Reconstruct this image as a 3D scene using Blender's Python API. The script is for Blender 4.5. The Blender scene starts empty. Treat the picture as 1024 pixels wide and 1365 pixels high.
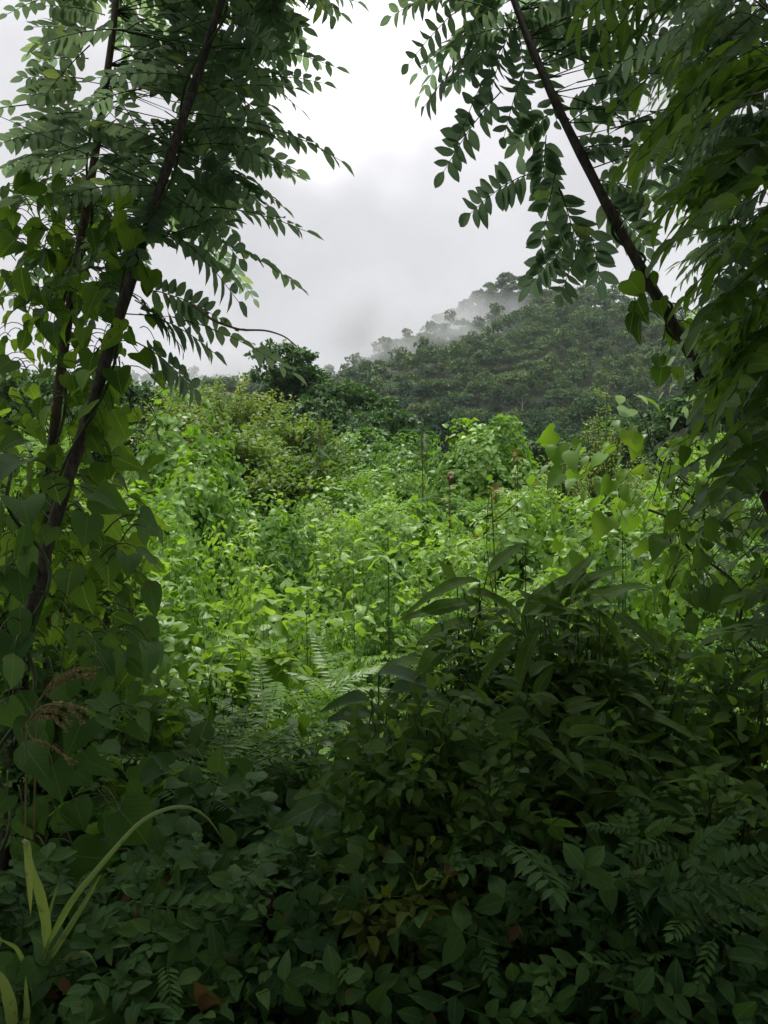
import bpy, math, time
import numpy as np
from mathutils import Vector, noise as mnoise

T0 = time.time()
rng = np.random.default_rng(20240611)
S = bpy.context.scene
COL = S.collection
PI = math.pi
R = math.radians

# ------------------------------------------------------------------ camera
EYE = np.array([0.0, 0.0, 1.65])
FPX = 1050.0
PITCH = math.atan(42.5 / FPX)            # looking slightly down
FWD = np.array([0, math.cos(PITCH), -math.sin(PITCH)])
UPV = np.array([0, math.sin(PITCH), math.cos(PITCH)])
RGT = np.array([1.0, 0, 0])

cam = bpy.data.cameras.new('camera')
cam_o = bpy.data.objects.new('camera', cam)
COL.objects.link(cam_o)
cam_o.location = EYE
cam_o.rotation_euler = (PI / 2 - PITCH, 0, 0)
cam.sensor_fit = 'VERTICAL'
cam.sensor_height = 24
cam.sensor_width = 18
cam.lens = 24 * FPX / 1365
cam.clip_start = 0.05
cam.clip_end = 5000
S.camera = cam_o


def P(px, py, d):
    """point in the place seen at photo pixel px, py, at d metres ahead"""
    r = FWD + RGT * ((px - 512) / FPX) + UPV * ((682.5 - py) / FPX)
    return EYE + r * (d / r[1])


def proj(p):
    q = np.asarray(p) - EYE
    z = q @ FWD
    return 512 + FPX * (q @ RGT) / z, 682.5 - FPX * (q @ UPV) / z


def nrm(v):
    v = np.asarray(v, float)
    return v / np.maximum(np.linalg.norm(v, axis=-1, keepdims=True), 1e-9)


def smooth(a, b, x):
    t = np.clip((x - a) / (b - a), 0, 1)
    return t * t * (3 - 2 * t)


def U(a, b, n=None):
    return rng.uniform(a, b, n)


# ------------------------------------------------------------------ value noise (vectorised)
_perm = rng.permutation(512)
_vals = rng.uniform(-1, 1, 512)


def vnoise(x, y):
    xi = np.floor(x).astype(int); yi = np.floor(y).astype(int)
    xf = x - xi; yf = y - yi
    u = xf * xf * (3 - 2 * xf); v = yf * yf * (3 - 2 * yf)
    h = lambda a, b: _vals[_perm[(_perm[a & 511] + b) & 511]]
    return (h(xi, yi) * (1 - u) + h(xi + 1, yi) * u) * (1 - v) + (h(xi, yi + 1) * (1 - u) + h(xi + 1, yi + 1) * u) * v


def fbm(x, y, o=4):
    s = 0; a = 1.0
    for k in range(o):
        s = s + a * vnoise(x * 2 ** k + 17.3 * k, y * 2 ** k + 9.1 * k); a *= .5
    return s


# ------------------------------------------------------------------ mesh builder
class MB:
    def __init__(s):
        s.V = []; s.F = []; s.T = []; s.UV = []; s.M = []; s.n = 0

    def add(s, V, F, tint=0.5, uv=None, mat=0):
        V = np.asarray(V, np.float32); F = np.asarray(F, np.int64)
        s.V.append(V); s.F.append(F + s.n)
        s.T.append(np.broadcast_to(np.asarray(tint, np.float32), (len(V),)))
        s.UV.append(np.zeros((len(V), 3), np.float32) if uv is None else np.asarray(uv, np.float32))
        s.M.append(np.full(len(F), mat, np.int32))
        s.n += len(V)

    def inst(s, tpls, pos, d, nr, sc, tint, mat=0):
        """lay leaf templates at pos: tip along d, face along nr"""
        pos = np.asarray(pos, float)
        if len(pos) == 0:
            return
        if not isinstance(tpls, (list, tuple)):
            tpls = [tpls]
        d = nrm(d); nr = np.asarray(nr, float)
        z = nr - (nr * d).sum(1, keepdims=True) * d
        bad = np.linalg.norm(z, axis=1) < 1e-3
        z[bad] = np.cross(d[bad], [1, .3, .2])
        z = nrm(z); x = np.cross(d, z)
        sc = np.broadcast_to(np.asarray(sc, float), (len(pos),))
        tint = np.broadcast_to(np.asarray(tint, float), (len(pos),))
        which = rng.integers(0, len(tpls), len(pos))
        for k, t in enumerate(tpls):
            m = np.nonzero(which == k)[0]
            if len(m) == 0:
                continue
            B = np.stack([x[m], d[m], z[m]], 1) * sc[m][:, None, None]
            V = np.einsum('vk,nkc->nvc', t['V'], B) + pos[m][:, None, :]
            nv = len(t['V'])
            F = t['F'][None] + (np.arange(len(m)) * nv)[:, None, None]
            tt = np.clip(np.repeat(tint[m], nv) + np.tile(t['dt'], len(m)), 0, 1)
            s.add(V.reshape(-1, 3), F.reshape(-1, 4), tt, np.tile(t['UV'], (len(m), 1)), mat)

    def tube(s, pts, rad, n=6, tint=0.5, mat=0):
        pts = np.asarray(pts, float); m = len(pts)
        rad = np.broadcast_to(np.asarray(rad, float), (m,))
        t = nrm(np.gradient(pts, axis=0))
        ref = np.array([0.31, 0.83, 0.47]) if abs(t[0] @ np.array([0, 0, 1.])) > .6 else np.array([0, 0, 1.])
        a = nrm(np.cross(t, ref)); b = np.cross(t, a)
        ang = np.linspace(0, 2 * PI, n, endpoint=False)
        V = pts[:, None] + rad[:, None, None] * (np.cos(ang)[None, :, None] * a[:, None] + np.sin(ang)[None, :, None] * b[:, None])
        i = np.arange(m - 1)[:, None] * n; j = np.arange(n)[None]; k = (j + 1) % n
        F = np.stack([i + j, i + k, i + n + k, i + n + j], -1).reshape(-1, 4)
        L = np.concatenate([[0], np.cumsum(np.linalg.norm(np.diff(pts, axis=0), axis=1))])
        uv = np.stack([np.tile(ang / (2 * PI), m), np.repeat(L, n), np.zeros(m * n)], 1)
        s.add(V.reshape(-1, 3), F, tint, uv, mat)

    def tubes3(s, A, B, C, r0, r1, tint, mat=0):
        """many thin bent twigs at once (quadratic A-B-C, triangular section)"""
        A, B, C = (np.asarray(q, float) for q in (A, B, C)); N = len(A)
        if N == 0:
            return
        ts = np.linspace(0, 1, 5)[None, :, None]
        p = A[:, None] * (1 - ts) ** 2 + 2 * B[:, None] * ts * (1 - ts) + C[:, None] * ts ** 2
        t = nrm(np.gradient(p, axis=1))
        a = nrm(np.cross(t, np.array([.23, .51, .83]))); b = np.cross(t, a)
        r = (r0 + (r1 - r0) * ts)
        ang = np.array([0, 2.094, 4.189])
        V = p[:, :, None] + r[:, :, None] * (np.cos(ang)[None, None, :, None] * a[:, :, None] + np.sin(ang)[None, None, :, None] * b[:, :, None])
        i = np.arange(4)[:, None] * 3; j = np.arange(3)[None]; k = (j + 1) % 3
        F1 = np.stack([i + j, i + k, i + 3 + k, i + 3 + j], -1).reshape(-1, 4)
        F = F1[None] + (np.arange(N) * 15)[:, None, None]
        uv = np.zeros((N * 15, 3)); uv[:, 1] = np.tile(np.repeat(np.linspace(0, .4, 5), 3), N)
        s.add(V.reshape(-1, 3), F.reshape(-1, 4), tint, uv, mat)

    def mesh(s, name, mats):
        me = bpy.data.meshes.new(name)
        if s.n == 0:
            return me
        V = np.concatenate(s.V); F = np.concatenate(s.F)
        me.vertices.add(len(V)); me.vertices.foreach_set('co', V.astype(np.float32).ravel())
        me.loops.add(F.size); me.loops.foreach_set('vertex_index', F.astype(np.int32).ravel())
        me.polygons.add(len(F)); me.polygons.foreach_set('loop_start', np.arange(0, F.size, 4, dtype=np.int32))
        for m in mats:
            me.materials.append(m)
        me.polygons.foreach_set('material_index', np.concatenate(s.M))
        me.update(calc_edges=True)
        a = me.attributes.new('tint', 'FLOAT', 'POINT'); a.data.foreach_set('value', np.concatenate(s.T).astype(np.float32))
        a = me.attributes.new('leafuv', 'FLOAT_VECTOR', 'POINT'); a.data.foreach_set('vector', np.concatenate(s.UV).astype(np.float32).ravel())
        return me

    def build(s, name, mats, parent=None):
        if not isinstance(mats, (list, tuple)):
            mats = [mats]
        o = bpy.data.objects.new(name, s.mesh(name, mats)); COL.objects.link(o)
        if parent is not None:
            o.parent = parent
        return o


def tag(o, label=None, cat=None, group=None, kind=None):
    if label: o['label'] = label
    if cat: o['category'] = cat
    if group: o['group'] = group
    if kind: o['kind'] = kind
    return o


def thing(name, loc, label, cat, group=None):
    o = bpy.data.objects.new(name, None); COL.objects.link(o)
    o.location = [float(v) for v in loc]; o.empty_display_size = .2
    return tag(o, label, cat, group)


class Plant:
    """a thing whose parts are built in world coordinates and parented to an Empty at its base"""
    def __init__(s, name, base, label, cat, group=None):
        s.o = thing(name, base, label, cat, group); s.base = np.asarray(base, float)

    def part(s, mb, name, mats, label=None, parent=None):
        if mb.n == 0:
            return None
        mb.V = [v - s.base.astype(np.float32) for v in mb.V]
        o = mb.build(name, mats, parent or s.o)
        if label: o['label'] = label
        return o


def copy_tree(o, parent=None):
    c = o.copy(); COL.objects.link(c)
    if parent is not None:
        c.parent = parent
    for ch in o.children:
        copy_tree(ch, c)
    return c


# ------------------------------------------------------------------ leaf templates (base at origin, tip at +Y, length 1)
def strip_leaf(edge, mid, fold=.25, droop=.25, wave=0.0, twist=0.0, dt=0.0, ph=0.0):
    edge = np.asarray(edge, float); mid = np.asarray(mid, float)
    m = len(edge)
    V = []; UV = []
    for (x, y), my in zip(edge, mid):
        for sx in (-1, 0, 1):
            xx = sx * x; yy = my if sx == 0 else y
            w = wave * math.sin(yy * 13 + ph) * sx * (1 if sx > 0 else .8) if sx else 0
            z = fold * abs(xx) - droop * yy * yy + w + twist * xx * yy
            V.append((xx * math.cos(fold * .6), yy, z))
            UV.append((sx * x, yy, 1))
    F = []
    for j in range(m - 1):
        a = j * 3
        F += [(a, a + 1, a + 4, a + 3), (a + 1, a + 2, a + 5, a + 4)]
    V = np.array(V)
    return dict(V=V, F=np.array(F), UV=np.array(UV), dt=np.full(len(V), dt))


def oval(w, rows, p=.85, **k):
    v = np.linspace(0, 1, rows)
    x = w * np.power(np.sin(PI * np.power(v, p)).clip(0), .8) + .004
    return strip_leaf(np.stack([x, v], 1), v, **k)


def heart(**k):
    e = [(.03, .0), (.28, -.14), (.46, -.05), (.53, .13), (.50, .32), (.38, .54), (.20, .76), (.07, .90), (.006, 1.0)]
    m = [0, .01, .06, .15, .32, .53, .76, .9, 1.0]
    return strip_leaf(e, m, **k)


def heart_lo(**k):
    e = [(.22, -.10), (.48, .06), (.44, .40), (.2, .74), (.01, 1.0)]
    m = [0, .1, .40, .74, 1.0]
    return strip_leaf(e, m, **k)


def diamond(w=.28, fold=.3, droop=.2):
    V = np.array([(0, 0, 0), (-w, .45, fold * w), (0, 1, -droop), (w, .45, fold * w)], float)
    return dict(V=V, F=np.array([(0, 1, 2, 3)]), UV=np.array([(0, 0, 1), (-w, .45, 1), (0, 1, 1), (w, .45, 1)], float), dt=np.zeros(4))


def merge_tpl(parts):
    V = []; F = []; UV = []; D = []; n = 0
    for t in parts:
        V.append(t['V']); F.append(t['F'] + n); UV.append(t['UV']); D.append(t['dt']); n += len(t['V'])
    return dict(V=np.concatenate(V), F=np.concatenate(F), UV=np.concatenate(UV), dt=np.concatenate(D))


def place_tpl(t, pos, d, n, s):
    d = nrm(d); n = np.asarray(n, float); z = nrm(n - (n @ d) * d); x = np.cross(d, z)
    return dict(V=t['V'] @ (np.stack([x, d, z]) * s) + np.asarray(pos), F=t['F'], UV=t['UV'], dt=t['dt'] + U(-.06, .06))


def spine(pts, r):
    mb = MB(); mb.tube(pts, r, 3, 0)
    V = np.concatenate(mb.V); uv = np.concatenate(mb.UV); uv[:, 2] = 0
    return dict(V=V, F=np.concatenate(mb.F), UV=uv, dt=np.full(len(V), .12))


def compound(leaf, pairs, ll, sag=.25, ang=.5, v0=.18, taper=.35):
    """pinnate leaf of length 1 along +Y"""
    L = leaf if isinstance(leaf, list) else [leaf]
    cv = lambda v: np.array([0, v * (1 - .12 * sag * v), -sag * v * v])
    tv = lambda v: nrm(np.array([0, 1 - .24 * sag * v, -2 * sag * v]))
    parts = [spine([cv(v) for v in np.linspace(0, 1, 6)], np.linspace(.010, .004, 6))]
    for i in range(pairs):
        v = v0 + (.97 - v0) * i / max(1, pairs - 1)
        t = tv(v); sz = ll * (1 - taper * abs((i + .5) / pairs - .45) * 1.6) * U(.9, 1.08)
        for sx in (-1, 1):
            d = nrm(np.array([sx, 0, 0]) * 1.0 + t * (ang + .35 * i / pairs) + np.array([0, 0, -U(.02, .3)]))
            n = nrm(np.array([-sx * U(0, .25), 0, 1]) + U(-.15, .15, 3))
            parts.append(place_tpl(L[rng.integers(len(L))], cv(v + U(-.008, .008)), d, n, sz))
    parts.append(place_tpl(L[0], cv(1), tv(1), [0, 0, 1], ll * .9))
    return merge_tpl(parts)


def shoot(leaf, n, size, sag=.3, v0=.2, spread=1.0, pet=.0):
    """leafy shoot: n alternate leaves along a bent stalk of length 1"""
    L = leaf if isinstance(leaf, list) else [leaf]
    cv = lambda v: np.array([.05 * math.sin(4 * v), v, -sag * v * v])
    parts = [spine([cv(v) for v in np.linspace(0, 1, 5)], np.linspace(.014, .006, 5))]
    for i in range(n):
        v = v0 + (1 - v0) * i / (n - 1)
        a = i * 2.4 + U(-.4, .4)
        d = nrm(np.array([math.cos(a) * spread, .55 + .5 * v, math.sin(a) * .35 * spread - .05]))
        nr = nrm(np.array([U(-.4, .4), -.1 + U(-.3, .3), 1]))
        parts.append(place_tpl(L[rng.integers(len(L))], cv(v) + d * pet, d, nr, size * U(.7, 1.15)))
    return merge_tpl(parts)


LEAFLET = [oval(.235, 6, fold=f, droop=dr, twist=tw, wave=.01) for f, dr, tw in ((.2, .12, .1), (.45, .2, -.15), (.1, .3, .2), (.3, .05, 0))]
LEAFLET_LO = [oval(.21, 4, fold=f, droop=dr) for f, dr in ((.2, .15), (.5, .25), (.3, .05))]
BROAD = [oval(.30, 8, p=.75, fold=f, droop=dr, wave=w, twist=tw, ph=ph) for f, dr, w, tw, ph in ((.2, .25, .03, .1, 0), (.4, .45, .02, -.2, 1), (.1, .12, .04, .15, 2), (.55, .3, .02, 0, 3))]
BROAD_LO = [oval(.30, 5, p=.75, fold=f, droop=dr, twist=tw) for f, dr, tw in ((.2, .3, .1), (.5, .5, -.2), (.3, .1, .2))]
HEART = [heart(fold=f, droop=dr, wave=w, twist=tw, ph=ph) for f, dr, w, tw, ph in ((.15, .22, .03, .1, 0), (.4, .35, .02, -.15, 1), (.05, .1, .04, .2, 2), (.3, .5, .03, -.05, 4))]
HEART_LO = [heart_lo(fold=f, droop=dr, twist=tw) for f, dr, tw in ((.15, .25, .1), (.45, .4, -.2), (.3, .1, .15))]
LANCE = [oval(.105, 10, p=.7, fold=f, droop=dr, wave=w, twist=tw, ph=ph) for f, dr, w, tw, ph in ((.3, .3, .02, .15, 0), (.6, .6, .015, -.2, 2), (.2, .1, .02, .3, 1))]
MEDIUM = [oval(.17, 9, p=.72, fold=f, droop=dr, wave=w, twist=tw, ph=ph) for f, dr, w, tw, ph in ((.3, .3, .03, .15, 0), (.5, .55, .02, -.25, 2), (.15, .15, .03, .3, 1), (.7, .4, .02, 0, 3))]
DIA = [diamond(.3, .3, .2), diamond(.24, .6, .35), diamond(.36, .15, .1)]
PINN = [compound(LEAFLET, p, .26, sag=sg) for p, sg in ((8, .15), (9, .35), (7, .5))]
PINN_LO = [compound(LEAFLET_LO, p, .25, sag=sg) for p, sg in ((8, .2), (9, .45), (7, .6))]
FERN = [compound([oval(.13, 4, fold=.2, droop=.1)], p, .17, sag=sg, ang=.25, v0=.1, taper=.6) for p, sg in ((16, .3), (18, .6), (14, .1))]
SHOOT_S = [shoot(BROAD_LO, n, .30, sag=sg) for n, sg in ((9, .2), (10, .5), (8, .0))]
SHOOT_H = [shoot(HEART_LO, n, .36, sag=sg, pet=.06) for n, sg in ((6, .3), (7, .6), (6, .1))]
SHOOT_HH = [shoot(HEART, n, .36, sag=sg, pet=.06) for n, sg in ((6, .3), (7, .6), (5, .1))]
SHOOT_D = [shoot(DIA, n, .30, sag=sg) for n, sg in ((9, .2), (11, .5), (10, .1))]
TRIF = [merge_tpl([spine([(0, 0, 0), (0, .3, .02), (0, .55, 0)], [.012, .01, .008])] +
                  [place_tpl(BROAD_LO[k], (0, .52, 0), (math.sin(a), math.cos(a), -.15), (0, -.2, 1), .5) for a in (-1.35, 0, 1.35)]) for k in range(3)]


# ------------------------------------------------------------------ materials
def newmat(name):
    m = bpy.data.materials.new(name); m.use_nodes = True
    nt = m.node_tree; nt.nodes.clear()
    return m, nt, nt.nodes, nt.links


def leaf_mat(name, cols, transl=.4, rough=.42, spec=.45, veins=0.0, tcol=1.5, hue_noise=6.0, objrand=0.0, tblue=.5):
    m, nt, N, L = newmat(name)
    out = N.new('ShaderNodeOutputMaterial'); out.location = (900, 0)
    at = N.new('ShaderNodeAttribute'); at.attribute_name = 'tint'
    fac = at.outputs['Fac']
    geo = N.new('ShaderNodeNewGeometry')
    nz = N.new('ShaderNodeTexNoise'); nz.inputs['Scale'].default_value = hue_noise; nz.inputs['Detail'].default_value = 2
    L.new(geo.outputs['Position'], nz.inputs['Vector'])
    ad = N.new('ShaderNodeMath'); ad.operation = 'MULTIPLY_ADD'
    L.new(nz.outputs['Fac'], ad.inputs[0]); ad.inputs[1].default_value = .5; L.new(fac, ad.inputs[2])
    sb = N.new('ShaderNodeMath'); sb.operation = 'SUBTRACT'; L.new(ad.outputs[0], sb.inputs[0]); sb.inputs[1].default_value = .25
    f = sb.outputs[0]
    if objrand:
        oi = N.new('ShaderNodeObjectInfo')
        m2 = N.new('ShaderNodeMath'); m2.operation = 'MULTIPLY_ADD'
        L.new(oi.outputs['Random'], m2.inputs[0]); m2.inputs[1].default_value = objrand; L.new(f, m2.inputs[2])
        m3 = N.new('ShaderNodeMath'); m3.operation = 'SUBTRACT'; L.new(m2.outputs[0], m3.inputs[0]); m3.inputs[1].default_value = objrand / 2
        f = m3.outputs[0]
    rp = N.new('ShaderNodeValToRGB'); el = rp.color_ramp.elements
    while len(el) < len(cols):
        el.new(.5)
    for i, c in enumerate(cols):
        p = i / (len(cols) - 1)
        if len(c) == 4:
            p = c[3]
        el[i].position = p; el[i].color = (c[0], c[1], c[2], 1)
    L.new(f, rp.inputs['Fac'])
    colr = rp.outputs['Color']
    bump = None
    if veins:
        uv = N.new('ShaderNodeAttribute'); uv.attribute_name = 'leafuv'
        sp = N.new('ShaderNodeSeparateXYZ'); L.new(uv.outputs['Vector'], sp.inputs[0])
        ab = N.new('ShaderNodeMath'); ab.operation = 'ABSOLUTE'; L.new(sp.outputs[0], ab.inputs[0])
        # lateral veins: lines of v - 0.8|u|
        k = N.new('ShaderNodeMath'); k.operation = 'MULTIPLY_ADD'; L.new(ab.outputs[0], k.inputs[0]); k.inputs[1].default_value = -.8; L.new(sp.outputs[1], k.inputs[2])
        k2 = N.new('ShaderNodeMath'); k2.operation = 'MULTIPLY'; L.new(k.outputs[0], k2.inputs[0]); k2.inputs[1].default_value = 8.5
        fr = N.new('ShaderNodeMath'); fr.operation = 'PINGPONG'; L.new(k2.outputs[0], fr.inputs[0]); fr.inputs[1].default_value = .5
        lat = N.new('ShaderNodeMapRange'); L.new(fr.outputs[0], lat.inputs[0]); lat.inputs[1].default_value = 0; lat.inputs[2].default_value = .09; lat.inputs[3].default_value = 1; lat.inputs[4].default_value = 0
        mid = N.new('ShaderNodeMapRange'); L.new(ab.outputs[0], mid.inputs[0]); mid.inputs[1].default_value = 0.006; mid.inputs[2].default_value = .02; mid.inputs[3].default_value = 1; mid.inputs[4].default_value = 0
        mx = N.new('ShaderNodeMath'); mx.operation = 'MAXIMUM'; L.new(mid.outputs[0], mx.inputs[0])
        l2 = N.new('ShaderNodeMath'); l2.operation = 'MULTIPLY'; L.new(lat.outputs[0], l2.inputs[0]); l2.inputs[1].default_value = .55; L.new(l2.outputs[0], mx.inputs[1])
        vm = N.new('ShaderNodeMath'); vm.operation = 'MULTIPLY'; L.new(mx.outputs[0], vm.inputs[0]); vm.inputs[1].default_value = veins
        mc = N.new('ShaderNodeMix'); mc.data_type = 'RGBA'; L.new(vm.outputs[0], mc.inputs['Factor']); L.new(colr, mc.inputs[6])
        c = cols[-1]; mc.inputs[7].default_value = (c[0] * 1.5 + .03, c[1] * 1.35 + .03, c[2] * 1.5 + .02, 1)
        colr = mc.outputs[2]
        bump = N.new('ShaderNodeBump'); bump.inputs['Strength'].default_value = .2; bump.inputs['Distance'].default_value = .004; bump.invert = True
        L.new(mx.outputs[0], bump.inputs['Height'])
    if veins:
        bn = N.new('ShaderNodeTexNoise'); bn.inputs['Scale'].default_value = 42; bn.inputs['Detail'].default_value = 3
        L.new(geo.outputs['Position'], bn.inputs['Vector'])
        br = N.new('ShaderNodeMapRange'); L.new(bn.outputs['Fac'], br.inputs[0]); br.inputs[1].default_value = .63; br.inputs[2].default_value = .72; br.inputs[3].default_value = 0; br.inputs[4].default_value = .75
        bm = N.new('ShaderNodeMix'); bm.data_type = 'RGBA'; L.new(br.outputs[0], bm.inputs['Factor']); L.new(colr, bm.inputs[6]); bm.inputs[7].default_value = (.11, .085, .03, 1)
        colr = bm.outputs[2]
    pr = N.new('ShaderNodeBsdfPrincipled'); L.new(colr, pr.inputs['Base Color'])
    pr.inputs['Roughness'].default_value = rough; pr.inputs['Specular IOR Level'].default_value = spec
    tr = N.new('ShaderNodeBsdfTranslucent')
    tc = N.new('ShaderNodeMix'); tc.data_type = 'RGBA'; tc.blend_type = 'MULTIPLY'; tc.inputs['Factor'].default_value = 1
    L.new(colr, tc.inputs[6]); tc.inputs[7].default_value = (tcol * 1.15, tcol * 1.1, tcol * tblue, 1)
    L.new(tc.outputs[2], tr.inputs['Color'])
    if bump:
        L.new(bump.outputs[0], pr.inputs['Normal'])
    ms = N.new('ShaderNodeMixShader'); ms.inputs[0].default_value = transl
    L.new(pr.outputs[0], ms.inputs[1]); L.new(tr.outputs[0], ms.inputs[2])
    L.new(ms.outputs[0], out.inputs['Surface'])
    return m


def bark_mat(name, c0, c1, scale=30, rough=.85):
    m, nt, N, L = newmat(name)
    out = N.new('ShaderNodeOutputMaterial')
    geo = N.new('ShaderNodeTexCoord')
    mp = N.new('ShaderNodeMapping'); mp.inputs['Scale'].default_value = (1, 1, .35); L.new(geo.outputs['Object'], mp.inputs[0])
    nz = N.new('ShaderNodeTexNoise'); nz.inputs['Scale'].default_value = scale; nz.inputs['Detail'].default_value = 6; nz.inputs['Roughness'].default_value = .65
    L.new(mp.outputs[0], nz.inputs['Vector'])
    rp = N.new('ShaderNodeValToRGB'); rp.color_ramp.elements[0].position = .35; rp.color_ramp.elements[1].position = .68
    rp.color_ramp.elements[0].color = (*c0, 1); rp.color_ramp.elements[1].color = (*c1, 1)
    L.new(nz.outputs['Fac'], rp.inputs[0])
    pr = N.new('ShaderNodeBsdfPrincipled'); pr.inputs['Roughness'].default_value = rough; pr.inputs['Specular IOR Level'].default_value = .2
    L.new(rp.outputs[0], pr.inputs['Base Color'])
    bp = N.new('ShaderNodeBump'); bp.inputs['Strength'].default_value = .7; bp.inputs['Distance'].default_value = .01
    L.new(nz.outputs['Fac'], bp.inputs['Height']); L.new(bp.outputs[0], pr.inputs['Normal'])
    L.new(pr.outputs[0], out.inputs['Surface'])
    return m


M = {}
M['canopy'] = leaf_mat('canopy leaf', [(.056, .094, .074), (.082, .134, .088), (.115, .18, .088), (.18, .25, .06)], transl=.52, rough=.55, spec=.15, veins=.2, tcol=2.2, tblue=.95)  # bluish-grey lift puts lens flare and haze into the leaf colour
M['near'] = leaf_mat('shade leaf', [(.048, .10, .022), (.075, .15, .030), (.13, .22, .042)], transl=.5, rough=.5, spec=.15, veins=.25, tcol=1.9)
M['heart'] = leaf_mat('vine leaf', [(.038, .090, .020), (.075, .155, .028), (.22, .36, .05)], transl=.48, rough=.55, spec=.15, veins=.5, tcol=1.7)  # top colour brightened in place of light glowing through shaded leaves
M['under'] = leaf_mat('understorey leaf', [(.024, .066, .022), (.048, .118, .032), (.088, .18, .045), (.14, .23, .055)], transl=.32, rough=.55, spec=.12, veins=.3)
M['gloss'] = leaf_mat('glossy leaf', [(.035, .085, .035), (.055, .125, .045), (.10, .19, .05)], transl=.32, rough=.45, spec=.25, veins=.3)
M['bright'] = leaf_mat('clearing leaf', [(.055, .120, .020), (.105, .220, .034), (.18, .325, .050), (.28, .41, .09)], transl=.42, rough=.42, spec=.4, hue_noise=1.1)
M['mound'] = leaf_mat('creeper leaf', [(.042, .11, .017), (.09, .20, .025), (.15, .29, .034), (.22, .35, .05)], transl=.34, rough=.42, spec=.4, hue_noise=1.3)
M['dull'] = leaf_mat('dull clearing leaf', [(.040, .10, .026), (.078, .17, .038), (.13, .24, .052), (.20, .31, .08)], transl=.38, rough=.55, spec=.2, hue_noise=1.5)
M['yellow'] = leaf_mat('yellowish leaf', [(.045, .11, .022), (.08, .16, .03), (.13, .21, .04), (.28, .29, .09)], transl=.35, rough=.5, spec=.25, hue_noise=1.2)
M['mid'] = leaf_mat('tree leaf', [(.026, .070, .018), (.042, .105, .024), (.075, .15, .032)], transl=.25, rough=.55, spec=.25, hue_noise=.5)
M['hill'] = leaf_mat('forest leaf', [(.012, .036, .016), (.023, .062, .023), (.044, .100, .030), (.09, .145, .042)], transl=.15, rough=.7, spec=.15, hue_noise=.05, objrand=.9)
M['red'] = leaf_mat('reddish young leaf', [(.08, .07, .025), (.14, .075, .03), (.20, .11, .045)], transl=.3, rough=.5, spec=.2)
M['olive'] = leaf_mat('yellowing leaf', [(.06, .10, .014), (.12, .16, .02), (.24, .22, .03)], transl=.38, rough=.5, spec=.2)
M['deadleaf'] = leaf_mat('dead leaf', [(.05, .03, .015), (.11, .065, .03), (.17, .12, .05)], transl=.2, rough=.7, spec=.1, veins=.3)
M['grass'] = leaf_mat('grass blade', [(.12, .20, .06), (.18, .27, .08), (.28, .36, .14)], transl=.42, rough=.45, spec=.3, veins=.3)
M['dry'] = leaf_mat('dry stalk', [(.16, .13, .06), (.26, .22, .11), (.38, .33, .19)], transl=.2, rough=.7, spec=.1)
M['bark'] = bark_mat('dark bark', (.035, .030, .025), (.13, .11, .092), 60)
M['bark2'] = bark_mat('brown bark', (.06, .042, .028), (.15, .11, .08), 40)
M['pale'] = bark_mat('pale bark', (.16, .14, .12), (.38, .35, .30), 3)
M['stem'] = bark_mat('green stem', (.035, .06, .016), (.085, .11, .036), 40, .6)
M['redstem'] = bark_mat('reddish stem', (.07, .03, .018), (.16, .075, .04), 40, .6)


def ground_mat():
    m, nt, N, L = newmat('leaf litter and soil')
    out = N.new('ShaderNodeOutputMaterial'); tc = N.new('ShaderNodeTexCoord')
    n1 = N.new('ShaderNodeTexNoise'); n1.inputs['Scale'].default_value = 9; n1.inputs['Detail'].default_value = 8; n1.inputs['Roughness'].default_value = .7
    L.new(tc.outputs['Object'], n1.inputs['Vector'])
    rp = N.new('ShaderNodeValToRGB'); e = rp.color_ramp.elements
    e[0].position = .35; e[0].color = (.012, .012, .007, 1); e[1].position = .7; e[1].color = (.034, .048, .02, 1)
    x = e.new(.52); x.color = (.018, .028, .010, 1)
    L.new(n1.outputs['Fac'], rp.inputs[0])
    pr = N.new('ShaderNodeBsdfPrincipled'); pr.inputs['Roughness'].default_value = .95; pr.inputs['Specular IOR Level'].default_value = .1
    L.new(rp.outputs[0], pr.inputs['Base Color'])
    bp = N.new('ShaderNodeBump'); bp.inputs['Strength'].default_value = 1; bp.inputs['Distance'].default_value = .05
    L.new(n1.outputs['Fac'], bp.inputs['Height']); L.new(bp.outputs[0], pr.inputs['Normal'])
    L.new(pr.outputs[0], out.inputs['Surface'])
    return m


# ------------------------------------------------------------------ terrain
CREST_Y, REAR_Y = 330.0, 470.0
CX = np.array([-700, 0, 250, 320, 380, 445, 486, 546, 593, 666, 712, 752, 790, 830, 877, 930, 1024, 1300, 2000], float)
CYP = np.array([540, 530, 520, 510, 520, 514, 492, 462, 444, 428, 416, 404, 395, 408, 424, 446, 470, 520, 560], float)
RX = np.array([-700, 300, 440, 500, 560, 610, 650, 672, 700, 730, 780, 860, 1000, 2000], float)
RYP = np.array([570, 545, 512, 488, 455, 418, 390, 382, 388, 400, 415, 450, 510, 570], float)
hz = lambda py, d: 1.65 + (640 - py) / FPX * d


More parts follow.
